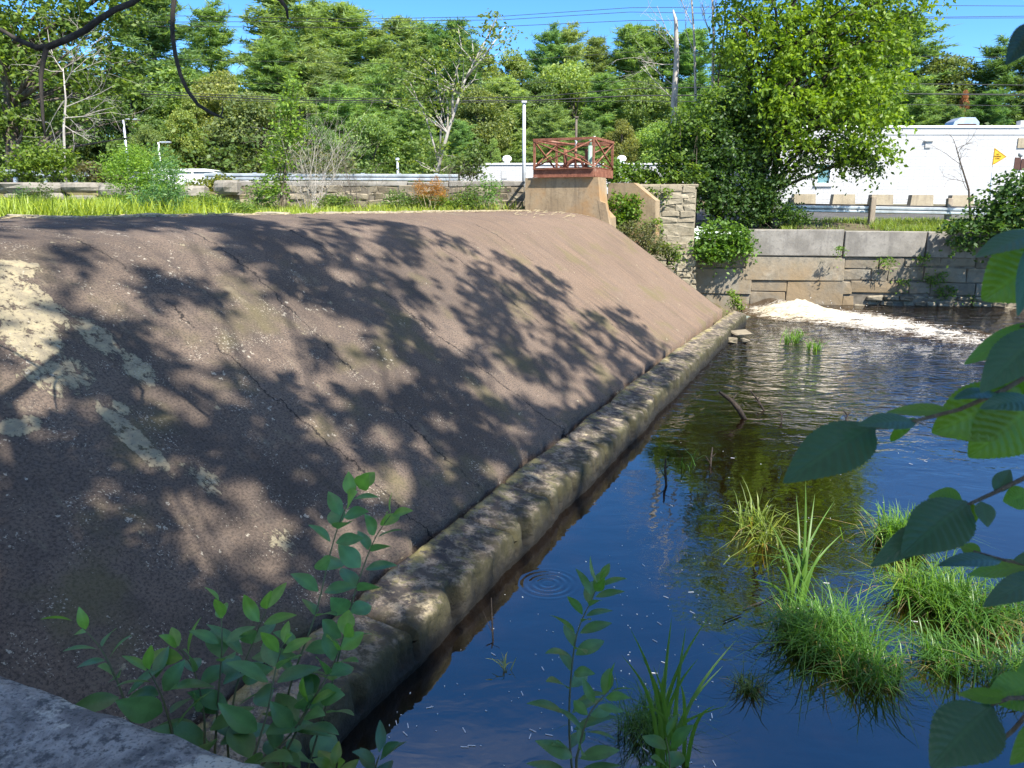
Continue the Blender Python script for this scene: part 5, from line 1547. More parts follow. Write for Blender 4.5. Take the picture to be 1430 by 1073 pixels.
for xx in (-1.5, 1.5):
    for yy in (-.9, .9):
        mb = MB(); mb.tube([(xx, yy - .1, .34), (xx, yy + .1, .34)], .34, 14); mb.build("wheel", M['tyre'], van)
mb = MB(); mb.box((2.36, 0, .72), (.05, 1.5, .14)); mb.build("headlight_bar", M['galv'], van)

# signs at right
p = at_y(1394, 219, 34); z = land_z(p[0], 34)
sg = empty("pennant_sign", (p[0], 34, z), "yellow triangular pennant road sign against the white brick", "sign")
mb = MB(); mb.tube([(-.12, .05, -.3), (-.12, .05, p[2] - z + .3)], .03, 6); mb.build("post", M['galv'], sg)
hh = p[2] - z
mb = MB(); mb.prism([(-.2, 0, hh - .36), (.36, 0, hh), (-.2, 0, hh + .36)], (0, .02, 0)); mb.build("sign_face", M['yellow'], sg)
bd = MB(); bd.tube([(-.185, -.004, hh - .32), (.32, -.004, hh), (-.185, -.004, hh + .32), (-.185, -.004, hh - .32)], .007, 4); bd.build("border", M['signtext'], sg)
for i, (s, wd) in enumerate((("NO", .075), ("PASSING", .078), ("ZONE", .075))):
    fc = bpy.data.curves.new("lettering", 'FONT'); fc.body = s; fc.size = wd; fc.align_x = 'CENTER'; fc.extrude = .002
    fc.materials.append(M['signtext'])
    tmp = bpy.data.objects.new("lettering_curve", fc); COL.objects.link(tmp)
    me = bpy.data.meshes.new_from_object(tmp.evaluated_get(bpy.context.evaluated_depsgraph_get())); bpy.data.objects.remove(tmp)
    o = bpy.data.objects.new("lettering", me); COL.objects.link(o); o.parent = sg
    o.location = (-.03, -.008, hh + .07 - .085 * i); o.rotation_euler = (math.pi / 2, 0, 0)
p = at_y(1424, 229, 33); z = land_z(p[0], 33)
sg = empty("brown_sign", (p[0], 33, z), "small dark brown sign boards on a post at the right edge", "sign")
mb = MB(); mb.tube([(.05, .06, -.3), (.05, .06, p[2] - z + .38)], .035, 6); mb.build("post", M['galv'], sg)
MB().box((-.1, 0, p[2] - z), (.26, .03, .5), 0, 0, .008).build("sign_board", M['brown'], sg)
MB().box((.2, 0, p[2] - z - .03), (.3, .03, .46), 0, 0, .008).build("sign_board", M['brown'], sg)
mb = MB(); mb.ball((.0, .02, p[2] - z + .36), .1, 8, 6); mb.build("reflector", M['greytrim'], sg)

# dry reeds and sticks caught along the crest
rd = random.Random(17)
mb = MB()
for i in range(420):
    t = rd.uniform(1.5, 22.3) if rd.random() < .45 else rd.uniform(15.5, 22.6)
    d = 7.9 + rd.gauss(0, .35) if rd.random() < .7 or t < 17 else rd.uniform(5.4, 7.6)
    k = min(1, max(0, (8.5 - d) / 9.0))
    zz = 3.83 if d > 6.8 else profile(next((s / 60 for s in range(60) if profile(s / 60)[0] >= d), 1))[1] + .015
    a = rd.gauss(0, .5); L = rd.uniform(.12, .55)
    p, q = dam(t, d, zz), dam(t + math.cos(a) * L, d + math.sin(a) * L * .5, zz + rd.uniform(0, .04))
    mb.tube([p, (p + q) / 2 + [0, 0, rd.uniform(0, .03)], q], rd.uniform(.004, .011), 4)
stuff(mb.build("dry_reed_litter", M['straw']), "dry reeds and sticks washed up along the dam crest", "debris")

# ------------------------------------------------------------------ in the water
mb = MB()
for i, pts in enumerate(([(1005, 548, .42), (1022, 560, .34), (1032, 572, .2), (1041, 588, -.05)],)):
    P = [at_z(a, b, z) for a, b, z in pts]; mb.tube(P, [.025, .045, .055, .05], 7); mb.tube([P[1], P[1] + [.12, .1, .12]], [.02, .008], 5)
tag(mb.build("sunken_branch", M['wetwood']), "thickest dark branch sticking up from the water beside the dam", "branch", "branches standing in the pool")
for pts, r, lab in (([(1048, 546, .3), (1058, 558, .18), (1070, 575, -.05)], .022, "slim dark branch right of the thickest one in the pool"), ([(930, 640, .35), (929, 655, .2), (931, 680, -.05)], .018, "small black stub near the sill in the pool"), ([(995, 625, .22), (993, 640, .1), (992, 652, -.05)], .016, "knotty black stub between the branch and the reeds"),
                    ([(1088, 573, .2), (1092, 580, .12), (1091, 592, -.05)], .014, "crooked black twig right of the two branches"), ([(1178, 574, .14), (1184, 580, .08), (1180, 588, -.05)], .02, "small black twig above the large near leaf"), ([(686, 835, .28), (687, 860, .15), (689, 903, -.05)], .008, "thin upright twig in the blue water near the sill")):
    mb = MB(); P = [at_z(a, b, max(z, 0)) + [0, 0, min(z, 0)] for a, b, z in pts]
    mb.tube(P, [r * .6, r, r], 6); mb.tube([P[1], P[1] + np.array([.08, .03, .07])], [r * .7, r * .2], 4); mb.tube([P[1] * .5 + P[2] * .5, P[1] + np.array([-.09, .02, .04])], [r * .6, r * .2], 4)
    tag(mb.build("sunken_branch", M['wetwood']), lab, "branch", "branches standing in the pool")
for pts, lab in (([(1038, 850), (1060, 842), (1088, 828)], "dark stick lying on the silt shoal"), ([(1010, 868), (1035, 858)], "short stick at the left end of the shoal")):
    mb = MB(); mb.tube([at_z(a, b, .015) for a, b in pts], .006, 5); tag(mb.build("floating_stick", M['wetwood']), lab, "stick", "sticks lying in the pool")
rd = random.Random(23)
mb = MB()
for i in range(230):
    px, py = (rd.uniform(500, 1000), rd.uniform(780, 1073)) if rd.random() < .7 else (rd.uniform(850, 1300), rd.uniform(600, 900))
    q = at_z(px, py, .004); t, d = td(q[0], q[1])
    if d > -.1:
        continue
    a = rd.gauss(2.2, .5); L = rd.choice((.004, .006, .008, .03))
    mb.box(q, (L * 2, .006, .003), a)
stuff(mb.build("floating_specks", M['white']), "tiny pale specks floating on the blue water", "debris")
g = np.random.default_rng(300)
V, F, tt = blades(disc(at_z(705, 935, .0), .05, 8, g), .22, .014, g, .5, .5)
o = link("floating_reed", np_mesh("floating_reed", V, F, M['grass'], tt), color=(.36, .40, .20)); tag(o, "pale bleached reed tuft floating alone in the blue water", "reed")

GR, GRB, GRY = (.085, .20, .032), (.125, .26, .034), (.19, .25, .05)
for k, (px, py, r, n, h, w, c, lab, lean) in enumerate((
    (1255, 765, .34, 620, .46, .010, GRB, "round bright grass clump standing apart in open water below the elm twig", .3),
    (1052, 745, .22, 70, .46, .016, (.20, .28, .06), "pale yellowish grass clump with broad blades left of the cattail", .3),
    (1085, 765, .24, 60, .42, .014, GRY, "thin pale grass between the yellowish clump and the cattail", .3),
    (1165, 905, .46, 900, .40, .009, GR, "large dense grass clump in the middle of the shoal", .45),
    (1215, 945, .3, 420, .3, .009, GR, "darker grass clump just right of the large dense one", .45),
    (1120, 890, .26, 420, .30, .009, GR, "low grass clump on the left of the large dense one", .45),
    (1300, 850, .42, 700, .42, .009, GRB, "bright grass clump under the lower elm leaves", .4),
    (1370, 870, .46, 640, .42, .010, GR, "grass clump at the right edge of the shoal", .4),
    (1262, 835, .1, 36, .42, .014, GRY, "stiff yellowish stalks between the two bright grass clumps", .25),
    (1310, 930, .3, 300, .28, .009, GR, "low grass in front of the bright clump at right", .45),
    (1415, 950, .4, 260, .32, .010, GR, "grass clump lowest at the right edge", .45),
    (1050, 965, .18, 170, .16, .007, (.08, .14, .04), "small dull grass patch between the cattails and the large clump", .5),
    (1102, 480, .28, 90, .42, .016, GRB, "tiny far grass tuft nearest the foam, left one", .3),
    (1136, 490, .22, 70, .36, .016, GRB, "tiny far grass tuft nearest the foam, right one", .3),
    (1118, 470, .2, 40, .28, .014, GRB, "tiniest grass tuft just under the foam", .3),
    (965, 655, .25, 10, .3, .012, GR, "few thin blades standing in the dark water beside the sill", .3),
    (1105, 800, .2, 45, .34, .010, GR, "thin blades at the foot of the cattail", .4),
    (905, 1020, .22, 520, .30, .005, (.10, .22, .035), "fine soft grass at the foot of the sword leaves in the bottom centre", .35),
)):
    c0 = at_z(px, py, -.03)
    tf = tuft("grass_clump", lab, disc(c0, r * .85, int(n * .75), np.random.default_rng(310 + k), .8), h * 1.3, w * 1.1, c, 330 + k, "grass clump", "grass clumps in the pool", lean, .75)
    if k < 12:
        gd = np.random.default_rng(360 + k)
        Vd, Fd, td_ = blades(disc(c0, r, max(6, n // 9), gd, .8) - np.array(tf.location), h * .9, w, gd, .7, 1.0)
        link("dry_blades", np_mesh("dry_blades", Vd, Fd, M['grass'], td_), tf, color=(.30, .25, .12))
def sword(name, label, base, tips, w, color, cat="cattail", spread=.07, seed=1):
    """upright sword-leaved plant: tips are (column,row,distance)"""
    root = empty(name, base, label, cat)
    g = np.random.default_rng(seed)
    for px, py, Y in tips:
        t = at_y(px, py, Y) - base
        s = np.array([g.normal() * spread, g.normal() * spread, -.1])
        side = unit(np.cross(t - s, [0.2, 1, .1]))
        V, tt = [], []
        m = 8
        for i in range(m + 1):
            f = i / m
            c = s + (t - s) * f + np.array([0, 0, .10 * math.sin(f * math.pi)]) + (t - s) * [1, 1, 0] * (-.35 * math.sin(f * math.pi) * .6)
            ww = w / 2 * (1 - f ** 2.5) + .0006
            V += [c - side * ww, c + np.array([0, -ww * .35, 0]), c + side * ww]; tt += [.3 + .4 * g.random()] * 3
        F = []
        for i in range(m):
            F += [(i * 3, i * 3 + 1, i * 3 + 4, i * 3 + 3), (i * 3 + 1, i * 3 + 2, i * 3 + 5, i * 3 + 4)]
        link("leaf", np_mesh("leaf", np.array(V), np.array(F), M['grass'], tt, True), root, color=color)
    return root
b = at_z(935, 1062, 0)
sword("sword_leaf_plant", "dark upright sword leaved plant at the bottom centre", b, [(880, 878, 4.9), (868, 915, 4.7), (895, 915, 5.1), (912, 930, 4.8), (938, 862, 5.1), (925, 945, 4.8), (958, 875, 5.2), (992, 858, 5.2), (1032, 890, 5.3), (1010, 930, 5.2), (975, 920, 5.0), (1020, 985, 5.0), (870, 985, 4.5), (950, 955, 4.6), (1000, 985, 4.6)], .030, (.12, .25, .04), seed=5)
b = at_z(1115, 848, 0)
sword("cattail", "tall cattail with long arching blades left of the large grass clump", b, [(1125, 672, 7.6), (1138, 690, 7.8), (1074, 728, 7.6), (1112, 690, 7.9), (1180, 742, 7.6), (1150, 765, 7.2), (1040, 808, 7.3), (1098, 760, 7.5), (1165, 700, 8.0), (1085, 790, 7.2)], .030, (.10, .20, .03), seed=6)

# ------------------------------------------------------------------ broad leaves near the viewer
def blade_leaf(base, tip, width, up, curl=.12, fold=.25, nu=14, nv=9, veins=0.0, serr=0.0, point=1.0, asym=0.0):
    """one real leaf: outline, midrib fold, side veins, toothed edge"""
    base, tip, up = map(lambda a: np.asarray(a, float), (base, tip, up))
    L = tip - base; ln = np.linalg.norm(L); d = L / ln
    side = unit(np.cross(up, d)); n = np.cross(d, side)
    V, tt = [], []
    for i in range(nu + 1):
        f = i / nu
        w = width / 2 * (math.sin(math.pi * min(1, f ** .8 * .985 + .012)) ** .75) * (1 - .45 * max(0, f - .55) ** 1.0 * point) + .0003
        if serr and 0 < i < nu:
            w *= 1 + serr * (1 if i % 2 else -1)
        for j in range(nv):
            q = j / (nv - 1) * 2 - 1
            ww = w * (1 + asym * (1 if q > 0 else -1) * (1 - f))
            ff = f + .05 * abs(q) * (1 - f) * (1 if 0 < i < nu else 0)
            ph = (f * 22 - abs(q) * 3.6) * math.pi
            z = fold * abs(q) * w + veins * width * math.sin(ph) * min(1, abs(q) * 4) * (1 - abs(q) * .4) * math.sin(math.pi * f) - curl * ln * (f - .35) ** 2 * 1.4 - .10 * w * q * q + (veins * width * .8 if abs(q) < .05 else 0)
            V.append(base + d * ln * min(1, ff) + side * ww * q + n * z); tt.append(.35 + .25 * (abs(q) < .08) + .1 * math.cos(ph))
    F = [(i * nv + j, i * nv + j + 1, (i + 1) * nv + j + 1, (i + 1) * nv + j) for i in range(nu) for j in range(nv - 1)]
    return np.array(V), np.array(F), np.array(tt)
def cam_pt(px, py, depth):
    return np.array([0, 0, EYE]) + ray(px, py) * depth
g = np.random.default_rng(400)
def leafy_stem(name, label, stems, color, cat, width_ratio=.46, pairs=8, Lmin=30, Lmax=62, seed=1, tilt=.55, tipc=None, wobble=.4):
    """stems: list of pixel paths (column,row,depth); leaves in opposite pairs up the stem"""
    g = np.random.default_rng(seed)
    p0 = cam_pt(*stems[0][0]); base = np.array([p0[0], p0[1], max(.2, p0[2] - .5)])
    root = empty(name, base, label, cat)
    mb = MB(); lv, lt = [], []
    for st in stems:
        P = [cam_pt(*q) for q in st]
        # smooth resample
        Q = []
        for i in range(len(P) - 1):
            for k in lin(0, 1, 7)[:-1]:
                p_1, p2, p3, p4 = P[max(0, i - 1)], P[i], P[i + 1], P[min(len(P) - 1, i + 2)]
                Q.append(.5 * ((2 * p2) + (-p_1 + p3) * k + (2 * p_1 - 5 * p2 + 4 * p3 - p4) * k ** 2 + (-p_1 + 3 * p2 - 3 * p3 + p4) * k ** 3))
        Q.append(P[-1])
        root_pt = np.array([Q[0][0] + g.normal() * .02, Q[0][1] + .02, base[2] - .3])
        rad = np.linspace(.0052, .0016, len(Q))
        mb.tube([root_pt - base] + [q - base for q in Q], [.0056] + list(rad), 6)
        k0 = st[0][2] / FPX
        n = len(Q)
        npair = max(3, int(pairs * n / 25))
        a0 = g.uniform(0, 6)
        for m in range(npair + 1):
            f = .06 + .94 * (m / npair) ** .9
            c = Q[min(n - 1, int(f * (n - 1)))]
            ax = unit(Q[min(n - 1, int(f * (n - 1)) + 1)] - Q[max(0, int(f * (n - 1)) - 1)])
            sz = (Lmax + (Lmin - Lmax) * f ** 1.5) * k0 * g.uniform(.8, 1.2)
            a = a0 + m * 1.45 + g.normal() * .3
            e1 = unit(np.cross(ax, [0.3, 1, 0])); e2 = np.cross(ax, e1)
            for s in (0, math.pi):
                if g.random() < .08:
                    continue
                dv = unit(e1 * math.cos(a + s) + e2 * math.sin(a + s) + ax * (tilt + .9 * f ** 4) + g.normal(size=3) * .12 * wobble)
                up = unit(np.array([0, -.25, 1]) + g.normal(size=3) * wobble)
                pet = c + dv * sz * .1
                v = blade_leaf(pet, pet + dv * sz, sz * width_ratio * g.uniform(.85, 1.15), up, .18, .28, 9, 5)
                (lt if f > .85 else lv).append(v)
    mb.build("stem", M['stem'], root, color=(.16, .17, .07))
    for parts, c in ((lv, color), (lt, tipc or color)):
        if parts:
            V, F, tt = join(parts)
            link("leaves", np_mesh("leaves", V - base, F, M['elm'], tt, True), root, color=c)
    return root
SAP, SAPT = (.14, .27, .095), (.20, .36, .055)
leafy_stem("leafy_sapling_near", "small sapling with narrow leaf pairs at the left of the near shrubs, above the parapet", [[(182, 1005, 2.75), (165, 955, 2.8), (140, 905, 2.82), (105, 866, 2.85)]], SAP, "sapling", .40, 8, 34, 62, 411, .25, SAPT)
leafy_stem("broad_sapling", "dense broad leaved sapling in the middle of the near shrubs over the parapet", [[(285, 1060, 2.8), (285, 1000, 2.85), (272, 940, 2.9), (250, 905, 2.9)], [(300, 1050, 2.85), (305, 970, 2.9), (310, 900, 2.9), (308, 840, 2.95)], [(318, 1040, 2.9), (330, 960, 2.95), (352, 900, 3.0), (372, 852, 3.0)],
            [(240, 1020, 2.75), (225, 970, 2.8), (208, 938, 2.8)], [(350, 1070, 2.7), (372, 1000, 2.75), (385, 935, 2.8), (395, 900, 2.8)], [(360, 1075, 2.75), (410, 1020, 2.8), (430, 985, 2.8)]], SAP, "sapling", .44, 8, 38, 74, 412, .35, SAPT)
leafy_stem("tall_sapling", "tallest near sapling with round leaves rising in front of the dam crack", [[(385, 1073, 2.9), (405, 960, 2.95), (440, 860, 3.0), (462, 770, 3.05), (480, 715, 3.05), (500, 685, 3.05)], [(430, 1073, 3.0), (465, 950, 3.05), (492, 840, 3.1), (520, 760, 3.15), (545, 720, 3.15)],
            [(395, 1060, 2.8), (430, 990, 2.85), (462, 935, 2.9), (480, 890, 2.9)]], (.14, .28, .095), "sapling", .60, 10, 34, 54, 413, .35, SAPT)
leafy_stem("willow_sapling", "slender upright plant with narrow leaves in front of the blue water at bottom centre", [[(800, 1090, 3.0), (795, 1020, 3.05), (797, 950, 3.1), (806, 885, 3.1), (825, 840, 3.1), (838, 812, 3.1)], [(805, 1060, 2.95), (822, 1000, 2.95), (850, 965, 2.95)]], (.13, .26, .075), "sapling", .34, 13, 36, 62, 414, .30, (.13, .27, .04))
leafy_stem("sprig", "small leaf sprig poking up at the bottom edge over the dark water", [[(520, 1100, 2.6), (525, 1070, 2.6), (530, 1055, 2.6)]], (.06, .15, .06), "sprig", .4, 5, 40, 50, 415, .3)
leafy_stem("sprig", "yellow green sprig at the bottom edge below the tall sapling", [[(470, 1110, 2.4), (470, 1085, 2.4), (466, 1072, 2.4)]], (.16, .24, .03), "sprig", .5, 4, 34, 44, 416, .4)
leafy_stem("sprig", "broad leafed sprig among the fine grass at bottom centre", [[(935, 1100, 3.6), (935, 1060, 3.65), (930, 1030, 3.7)]], (.09, .22, .035), "sprig", .5, 5, 36, 50, 417, .4)

# elm branches reaching in from the right
def elm_branch(name, label, twigs, leaves, depth0):
    base = cam_pt(*twigs[0][0])
    root = empty(name, base, label, "branch", "elm branches at the right edge")
    mb = MB()
    for tw in twigs:
        P = [cam_pt(*q) - base for q in tw]
        mb.tube(P, np.linspace(.0045, .0022, len(P)), 6)
    mb.build("twig", M['twig'], root)
    for (bx_, by_, bd), (tx, ty, tdp), wpx, face, col in leaves:
        a, b = cam_pt(bx_, by_, bd), cam_pt(tx, ty, tdp)
        toward = unit(np.array([0, 0, EYE]) - (a + b) / 2)
        up = unit(toward * face[0] + np.array([0, 0, 1]) * face[1] + np.array([1, 0, 0]) * face[2])
        V, F, tt = blade_leaf(a, b, wpx * bd / FPX, up, .10, .22, 44, 25, .018, .03, 1.0, .10)
        link("leaf", np_mesh("leaf", V - base, F, M['elm'], tt, True), root, color=col)
D1, D2, L1 = (.055, .14, .065), (.07, .16, .085), (.125, .27, .022)  # light put into the greens: shaded, sky-sheened and lit-through leaves
elm_branch("elm_branch", "elm branch with the largest dark serrated leaf hanging over the pool at right", [[(1475, 500, 1.2), (1440, 522, 1.2), (1400, 546, 1.2), (1340, 572, 1.2), (1290, 585, 1.2), (1240, 598, 1.2), (1215, 598, 1.2)]],
    [((1222, 592, 1.2), (1098, 668, 1.12), 74, (1, .45, 0), D1), ((1280, 588, 1.2), (1200, 590, 1.16), 34, (.7, .8, 0), D2), ((1255, 590, 1.2), (1262, 612, 1.24), 46, (1, .1, .2), L1), ((1330, 574, 1.2), (1238, 572, 1.26), 30, (.55, 1, 0), L1),
     ((1425, 545, 1.2), (1302, 606, 1.26), 86, (1, -.1, .2), L1), ((1450, 560, 1.18), (1352, 640, 1.24), 80, (1, .0, .1), L1), ((1450, 558, 1.14), (1372, 566, 1.1), 40, (.7, .7, 0), D2), ((1395, 548, 1.2), (1335, 552, 1.14), 30, (.6, .9, 0), D1)], 1.2)
elm_branch("elm_branch", "elm branch in the middle of the right edge with drooping dark leaves", [[(1475, 640, 1.3), (1430, 668, 1.3), (1385, 690, 1.3), (1345, 708, 1.3), (1325, 730, 1.3)]],
    [((1352, 700, 1.3), (1262, 772, 1.24), 74, (1, .35, .1), D1), ((1345, 702, 1.3), (1296, 692, 1.34), 38, (.9, .5, 0), L1), ((1335, 722, 1.3), (1218, 786, 1.25), 46, (.8, .8, 0), D2), ((1390, 688, 1.3), (1412, 655, 1.32), 24, (1, .3, .3), D1), ((1360, 705, 1.3), (1330, 740, 1.34), 30, (1, .1, .3), L1),
     ((1440, 690, 1.3), (1400, 700, 1.33), 34, (1, .2, .2), L1), ((1370, 700, 1.28), (1380, 735, 1.25), 26, (.7, .6, .2), D2)], 1.3)
elm_branch("elm_branch", "elm branch high on the right edge with one leaf lit through", [[(1480, 330, 1.15), (1450, 350, 1.15), (1432, 362, 1.15)], [(1480, 440, 1.2), (1450, 450, 1.2), (1425, 456, 1.2)]],
    [((1462, 322, 1.15), (1366, 352, 1.1), 44, (.7, .8, 0), D2), ((1470, 345, 1.15), (1372, 420, 1.2), 92, (1, .0, .2), L1), ((1450, 450, 1.2), (1346, 507, 1.24), 34, (.8, .5, .3), L1), ((1462, 455, 1.18), (1372, 542, 1.12), 62, (1, .5, 0), D2), ((1440, 500, 1.2), (1410, 560, 1.24), 40, (1, .2, .2), L1), ((1440, 340, 1.12), (1425, 440, 1.1), 30, (1, .1, .5), D1)], 1.2)
elm_branch("elm_branch", "elm branch below the middle of the right edge with level dark leaves", [[(1480, 795, 1.35), (1440, 790, 1.35), (1400, 782, 1.35), (1360, 770, 1.35)]],
    [((1400, 780, 1.35), (1312, 785, 1.3), 30, (.5, 1, 0), D2), ((1440, 790, 1.35), (1350, 800, 1.42), 34, (.6, .9, 0), L1), ((1470, 800, 1.33), (1376, 842, 1.27), 42, (.8, .7, 0), D2), ((1480, 780, 1.3), (1415, 780, 1.34), 36, (.7, .7, .1), D1), ((1370, 774, 1.35), (1340, 760, 1.38), 22, (.8, .6, 0), L1)], 1.35)
elm_branch("elm_branch", "lowest elm branch with a big ribbed leaf at the bottom right corner", [[(1475, 960, 1.25), (1445, 985, 1.25), (1415, 1020, 1.25), (1385, 1045, 1.25), (1365, 1052, 1.25)], [(1445, 975, 1.25), (1410, 975, 1.25), (1385, 985, 1.25)]],
    [((1385, 985, 1.25), (1302, 1068, 1.19), 84, (1, .4, 0), D1), ((1455, 955, 1.25), (1376, 975, 1.29), 54, (.9, .4, .1), L1), ((1405, 975, 1.25), (1338, 968, 1.28), 26, (.6, .9, 0), L1), ((1480, 1000, 1.2), (1412, 1065, 1.16), 40, (.9, .5, 0), L1), ((1465, 925, 1.3), (1420, 940, 1.32), 30, (.8, .5, 0), L1)], 1.25)
elm_branch("elm_branch", "single dark elm leaf hanging at the top right corner", [[(1490, 10, 1.3), (1450, 25, 1.3), (1430, 35, 1.3)]],
    [((1440, 32, 1.3), (1408, 88, 1.28), 34, (1, .0, .3), (.018, .05, .012)), ((1480, 40, 1.3), (1440, 70, 1.28), 34, (1, .0, .3), (.018, .05, .012))], 1.3)

# ------------------------------------------------------------------ the shade tree over the viewer
def seg(x, y, ax, ay, bx_, by_):
    dx, dy = bx_ - ax, by_ - ay; k = np.clip(((x - ax) * dx + (y - ay) * dy) / (dx * dx + dy * dy), 0, 1)
    return np.hypot(x - ax - dx * k, y - ay - dy * k)
def inside(x, y, poly):
    r = np.zeros(x.shape, bool); n = len(poly)
    for i in range(n):
        (x1, y1), (x2, y2) = poly[i], poly[(i + 1) % n]
        c = ((y1 > y) != (y2 > y)) & (x < (x2 - x1) * (y - y1) / (y2 - y1 + 1e-9) + x1)
        r ^= c
    return r
SHADE = [(-80, 600), (60, 600), (130, 560), (60, 480), (110, 380), (95, 300), (300, 302), (380, 310), (470, 345), (560, 430), (640, 515), (760, 560), (830, 560), (905, 600), (850, 690), (760, 800), (700, 900), (640, 1100), (-80, 1100)]
HALF = [(420, 305), (560, 310), (650, 335), (720, 365), (790, 385), (800, 440), (870, 430), (960, 495), (975, 530), (905, 600), (800, 570), (640, 515), (520, 410)]
LIT = [(225, 358, 95, 26, 8), (332, 401, 42, 14, 10), (255, 445, 50, 26, 10), (150, 420, 48, 26, 10), (280, 490, 45, 20, 10), (345, 485, 60, 32, 5), (395, 478, 40, 38, 0), (440, 525, 34, 17, 15), (475, 460, 50, 22, 22), (505, 520, 46, 28, 32), (275, 530, 30, 14, 10), (215, 545, 34, 14, 10), (265, 568, 34, 14, 10), (325, 560, 28, 11, 5), (430, 557, 20, 10, 10),
       (445, 596, 36, 17, 32), (475, 625, 22, 19, 0), (532, 608, 24, 17, 0), (30, 560, 70, 36, 0), (40, 420, 62, 90, 0), (60, 330, 70, 24, 0), (133, 644, 20, 10, 0), (135, 684, 24, 13, 0), (95, 708, 18, 9, 0), (200, 650, 26, 16, 0), (243, 701, 46, 17, 5), (258, 752, 36, 36, 0), (255, 783, 38, 16, 0), (335, 690, 34, 16, 10), (366, 742, 38, 32, 0), (368, 803, 28, 24, 0), (333, 765, 22, 15, 0),
       (540, 684, 40, 20, 10), (490, 738, 62, 27, 0), (500, 775, 55, 20, 0), (545, 838, 44, 24, -30), (520, 876, 44, 26, -30), (590, 775, 26, 16, -30), (547, 515, 40, 20, 20), (696, 537, 36, 20, 30), (774, 556, 46, 12, 10), (637, 470, 36, 18, 30), (711, 602, 28, 12, 10), (586, 620, 25, 12, 10), (688, 660, 26, 12, 20), (547, 672, 44, 18, 10), (620, 590, 18, 9, 10), (700, 700, 30, 15, -35), (755, 672, 24, 12, -35), (815, 610, 34, 12, -35), (660, 745, 20, 12, -35), (160, 330, 60, 18, 5), (420, 350, 30, 10, 20), (480, 385, 30, 12, 20), (470, 880, 26, 14, 0), (205, 338, 100, 24, 0), (150, 400, 50, 34, 0), (380, 440, 60, 26, 5), (310, 462, 70, 30, 10)]
CUT = [(60, 312, 250, 318, 5), (90, 300, 84, 420, 9), (84, 420, 100, 530, 9), (100, 530, 150, 620, 12)]
WATER_SHADE = [(640, 1100), (700, 900), (760, 800), (850, 690), (905, 600), (960, 640), (980, 760), (960, 840), (1060, 860), (1120, 905), (1230, 950), (1330, 950), (1480, 960), (1480, 1140), (640, 1140)]
def shade_at(px, py, onwater):
    s = np.where(inside(px, py, SHADE), 1.0, 0.0)
    s = np.maximum(s, np.where(inside(px, py, HALF), .5, 0.0))
    if onwater:
        s = np.where(inside(px, py, WATER_SHADE), .9, 0.0)
    for cx, cy, rx, ry, an in LIT:
        a = math.radians(an); dx, dy = px - cx, py - cy
        u, v = (dx * math.cos(a) + dy * math.sin(a)) / (rx * 1.12), (-dx * math.sin(a) + dy * math.cos(a)) / (ry * 1.12)
        s = s * np.clip((u * u + v * v - .55) / .7, 0, 1)
    for ax_, ay_, bx_, by_, w in CUT:
        s = np.maximum(s, np.where(seg(px, py, ax_, ay_, bx_, by_) < w, .9, 0))
    return s
g = np.random.default_rng(500)
def canopy_points(n, onwater, low=False):
    if onwater:
        Q = np.stack([g.uniform(-2.5, 6, n), g.uniform(3.0, 13, n), np.zeros(n)], 1)
    else:
        t, k = g.uniform(-3.5, 24, n), g.uniform(0, 1, n)
        d = .2 + k * 8.2
        z = np.interp(d, [0, .66, 4.0, 4.75, 5.35, 6.1, 8.5], [.35, .45, 2.83, 3.33, 3.6, 3.75, 3.8])
        Q = np.concatenate([ORG + t[:, None] * AX + d[:, None] * BX, z[:, None]], 1)
    px, py, fw = project(Q)
    s = np.where(fw > .2, shade_at(px, py, onwater), 0)
    hole = np.array([fbm(a * 2.1 + 7, b * 2.1, 4.0, 3) for a, b in Q[:, :2]])
    s = s * (1 - .92 * np.clip((hole - .20) / .14, 0, 1))
    cl = np.array([fbm(a * 1.1, b * 1.1, 2.0, 3) for a, b in Q[:, :2]])
    s = np.where((s > .2) & (s < .6), np.where(cl > -.02, .85, .06), s)
    s = np.where((px < 0) | (py > 1073), .8, s)
    s = np.where((~np.asarray(onwater)) & (px < 0) & (py < 600), .35, s)
    Q = Q[(s > .93) if low else (g.random(n) < s)]
    zc = g.uniform(8.5, 14, len(Q)) if low else g.uniform(16, 22, len(Q))
    P = Q + SUN * ((zc - Q[:, 2]) / SUN[2])[:, None]
    px, py, fw = project(P)
    ok = ~((fw > .1) & (px > -60) & (px < 1490) & (py > -50))
    return P[ok]
CP = np.concatenate([canopy_points(52000, False), canopy_points(12000, True), canopy_points(30000, False, True)])  # last set: extra low leaves added out of view to block sky light
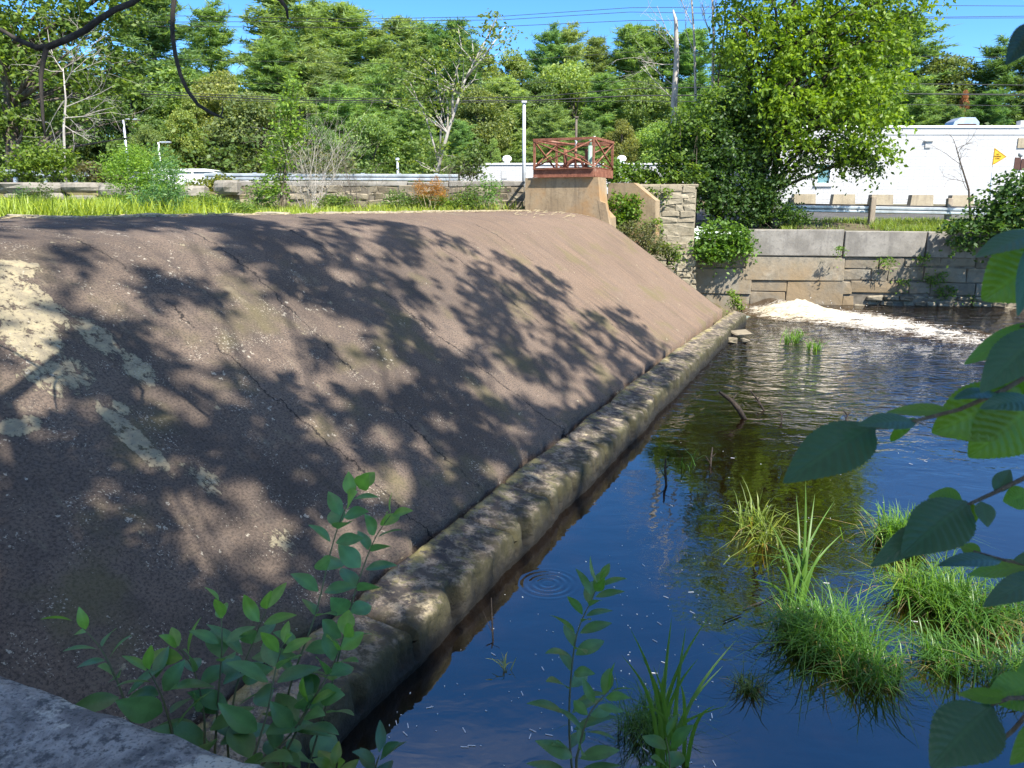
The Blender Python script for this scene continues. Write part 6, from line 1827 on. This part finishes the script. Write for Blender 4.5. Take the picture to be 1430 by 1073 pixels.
# leaves on the viewer's own side that keep the near shrubs and parapet in shade
Q = np.stack([g.uniform(-2.6, 2.2, 9000), g.uniform(.6, 4.2, 9000), g.uniform(1.5, 3.8, 9000)], 1)
zc = g.uniform(16, 22, len(Q)); P = Q + SUN * ((zc - Q[:, 2]) / SUN[2])[:, None]
CP = np.concatenate([CP, P])
V, F, tt = leaf_cloud(CP, .30, g, .1, .6, .9)
tb = np.array([9.0, -8.5, 2.2])
st = empty("shade_tree", tb, "old shade tree overhanging the viewer whose dark bare branches hang in at the top left", "tree")
link("crown", np_mesh("crown", V - tb, F, M['leaf'], tt), st, color=(.07, .13, .03))
mb = MB()
fork = np.array([8.2, -7.6, 12.0])
mb.tube([tb * 0 + [0, 0, -.5], np.array([-.2, .1, 2.5]), fork - tb], [.5, .42, .34], 12)
mb.build("trunk", M['bark'], st)
mb = MB()
ctr = [CP[g.integers(len(CP))] for _ in range(34)]
for c in ctr:
    m = fork * .55 + c * .45 + np.array([0, 0, .6]); mb.tube([fork - tb, m - tb, c - tb], [.09, .045, .015], 6, False)
# the limb that carries the twigs seen at the top left
anchor = cam_pt(150, -160, 5.2)
mb.tube([fork - tb, np.array([3.0, -3.0, 11.0]) - tb, np.array([-1.5, 2.5, 8.4]) - tb, anchor - tb], [.2, .13, .08, .05], 7, False)
mb.build("limbs", M['bark_dark'], st)
def twigpath(pts, r, d=5.0):
    mb = MB(); P = [cam_pt(a, b, d + (c[0] if c else 0)) for a, b, *c in pts]
    mb.tube([p - tb for p in P], r, 6); return mb
mb = twigpath([(-60, 20), (-20, 30), (5, 44), (25, 56), (52, 67), (66, 66), (92, 56), (118, 43), (135, 30), (160, 14), (185, 4), (205, -12), (190, -80), (150, -160, .2)], [.010, .012, .014, .016, .019, .021, .021, .021, .02, .019, .019, .022, .03, .045])
mb2 = twigpath([(65, 66), (61, 84), (57, 105), (58, 135), (60, 165), (63, 190)], [.018, .015, .014, .012, .010, .006])
mb.add(mb2.V, mb2.F, True); mb.build("hanging_branch", M['bark_dark'], st)
mb = twigpath([(150, -160, .2), (215, -60), (244, -8), (241, 20), (241, 50), (245, 78), (252, 105), (262, 127), (277, 147), (295, 158), (312, 165)], [.045, .025, .017, .015, .015, .014, .014, .013, .012, .010, .006])
mb2 = twigpath([(308, 163), (311, 155), (310, 143)], [.006, .005, .002]); mb.add(mb2.V, mb2.F, True)
mb.build("hanging_branch", M['bark_dark'], st)
mb = twigpath([(150, -160, .2), (300, -90), (375, -10), (392, 0), (400, 12), (402, 26)], [.045, .03, .016, .016, .012, .006]); mb.build("hanging_branch", M['bark_dark'], st)
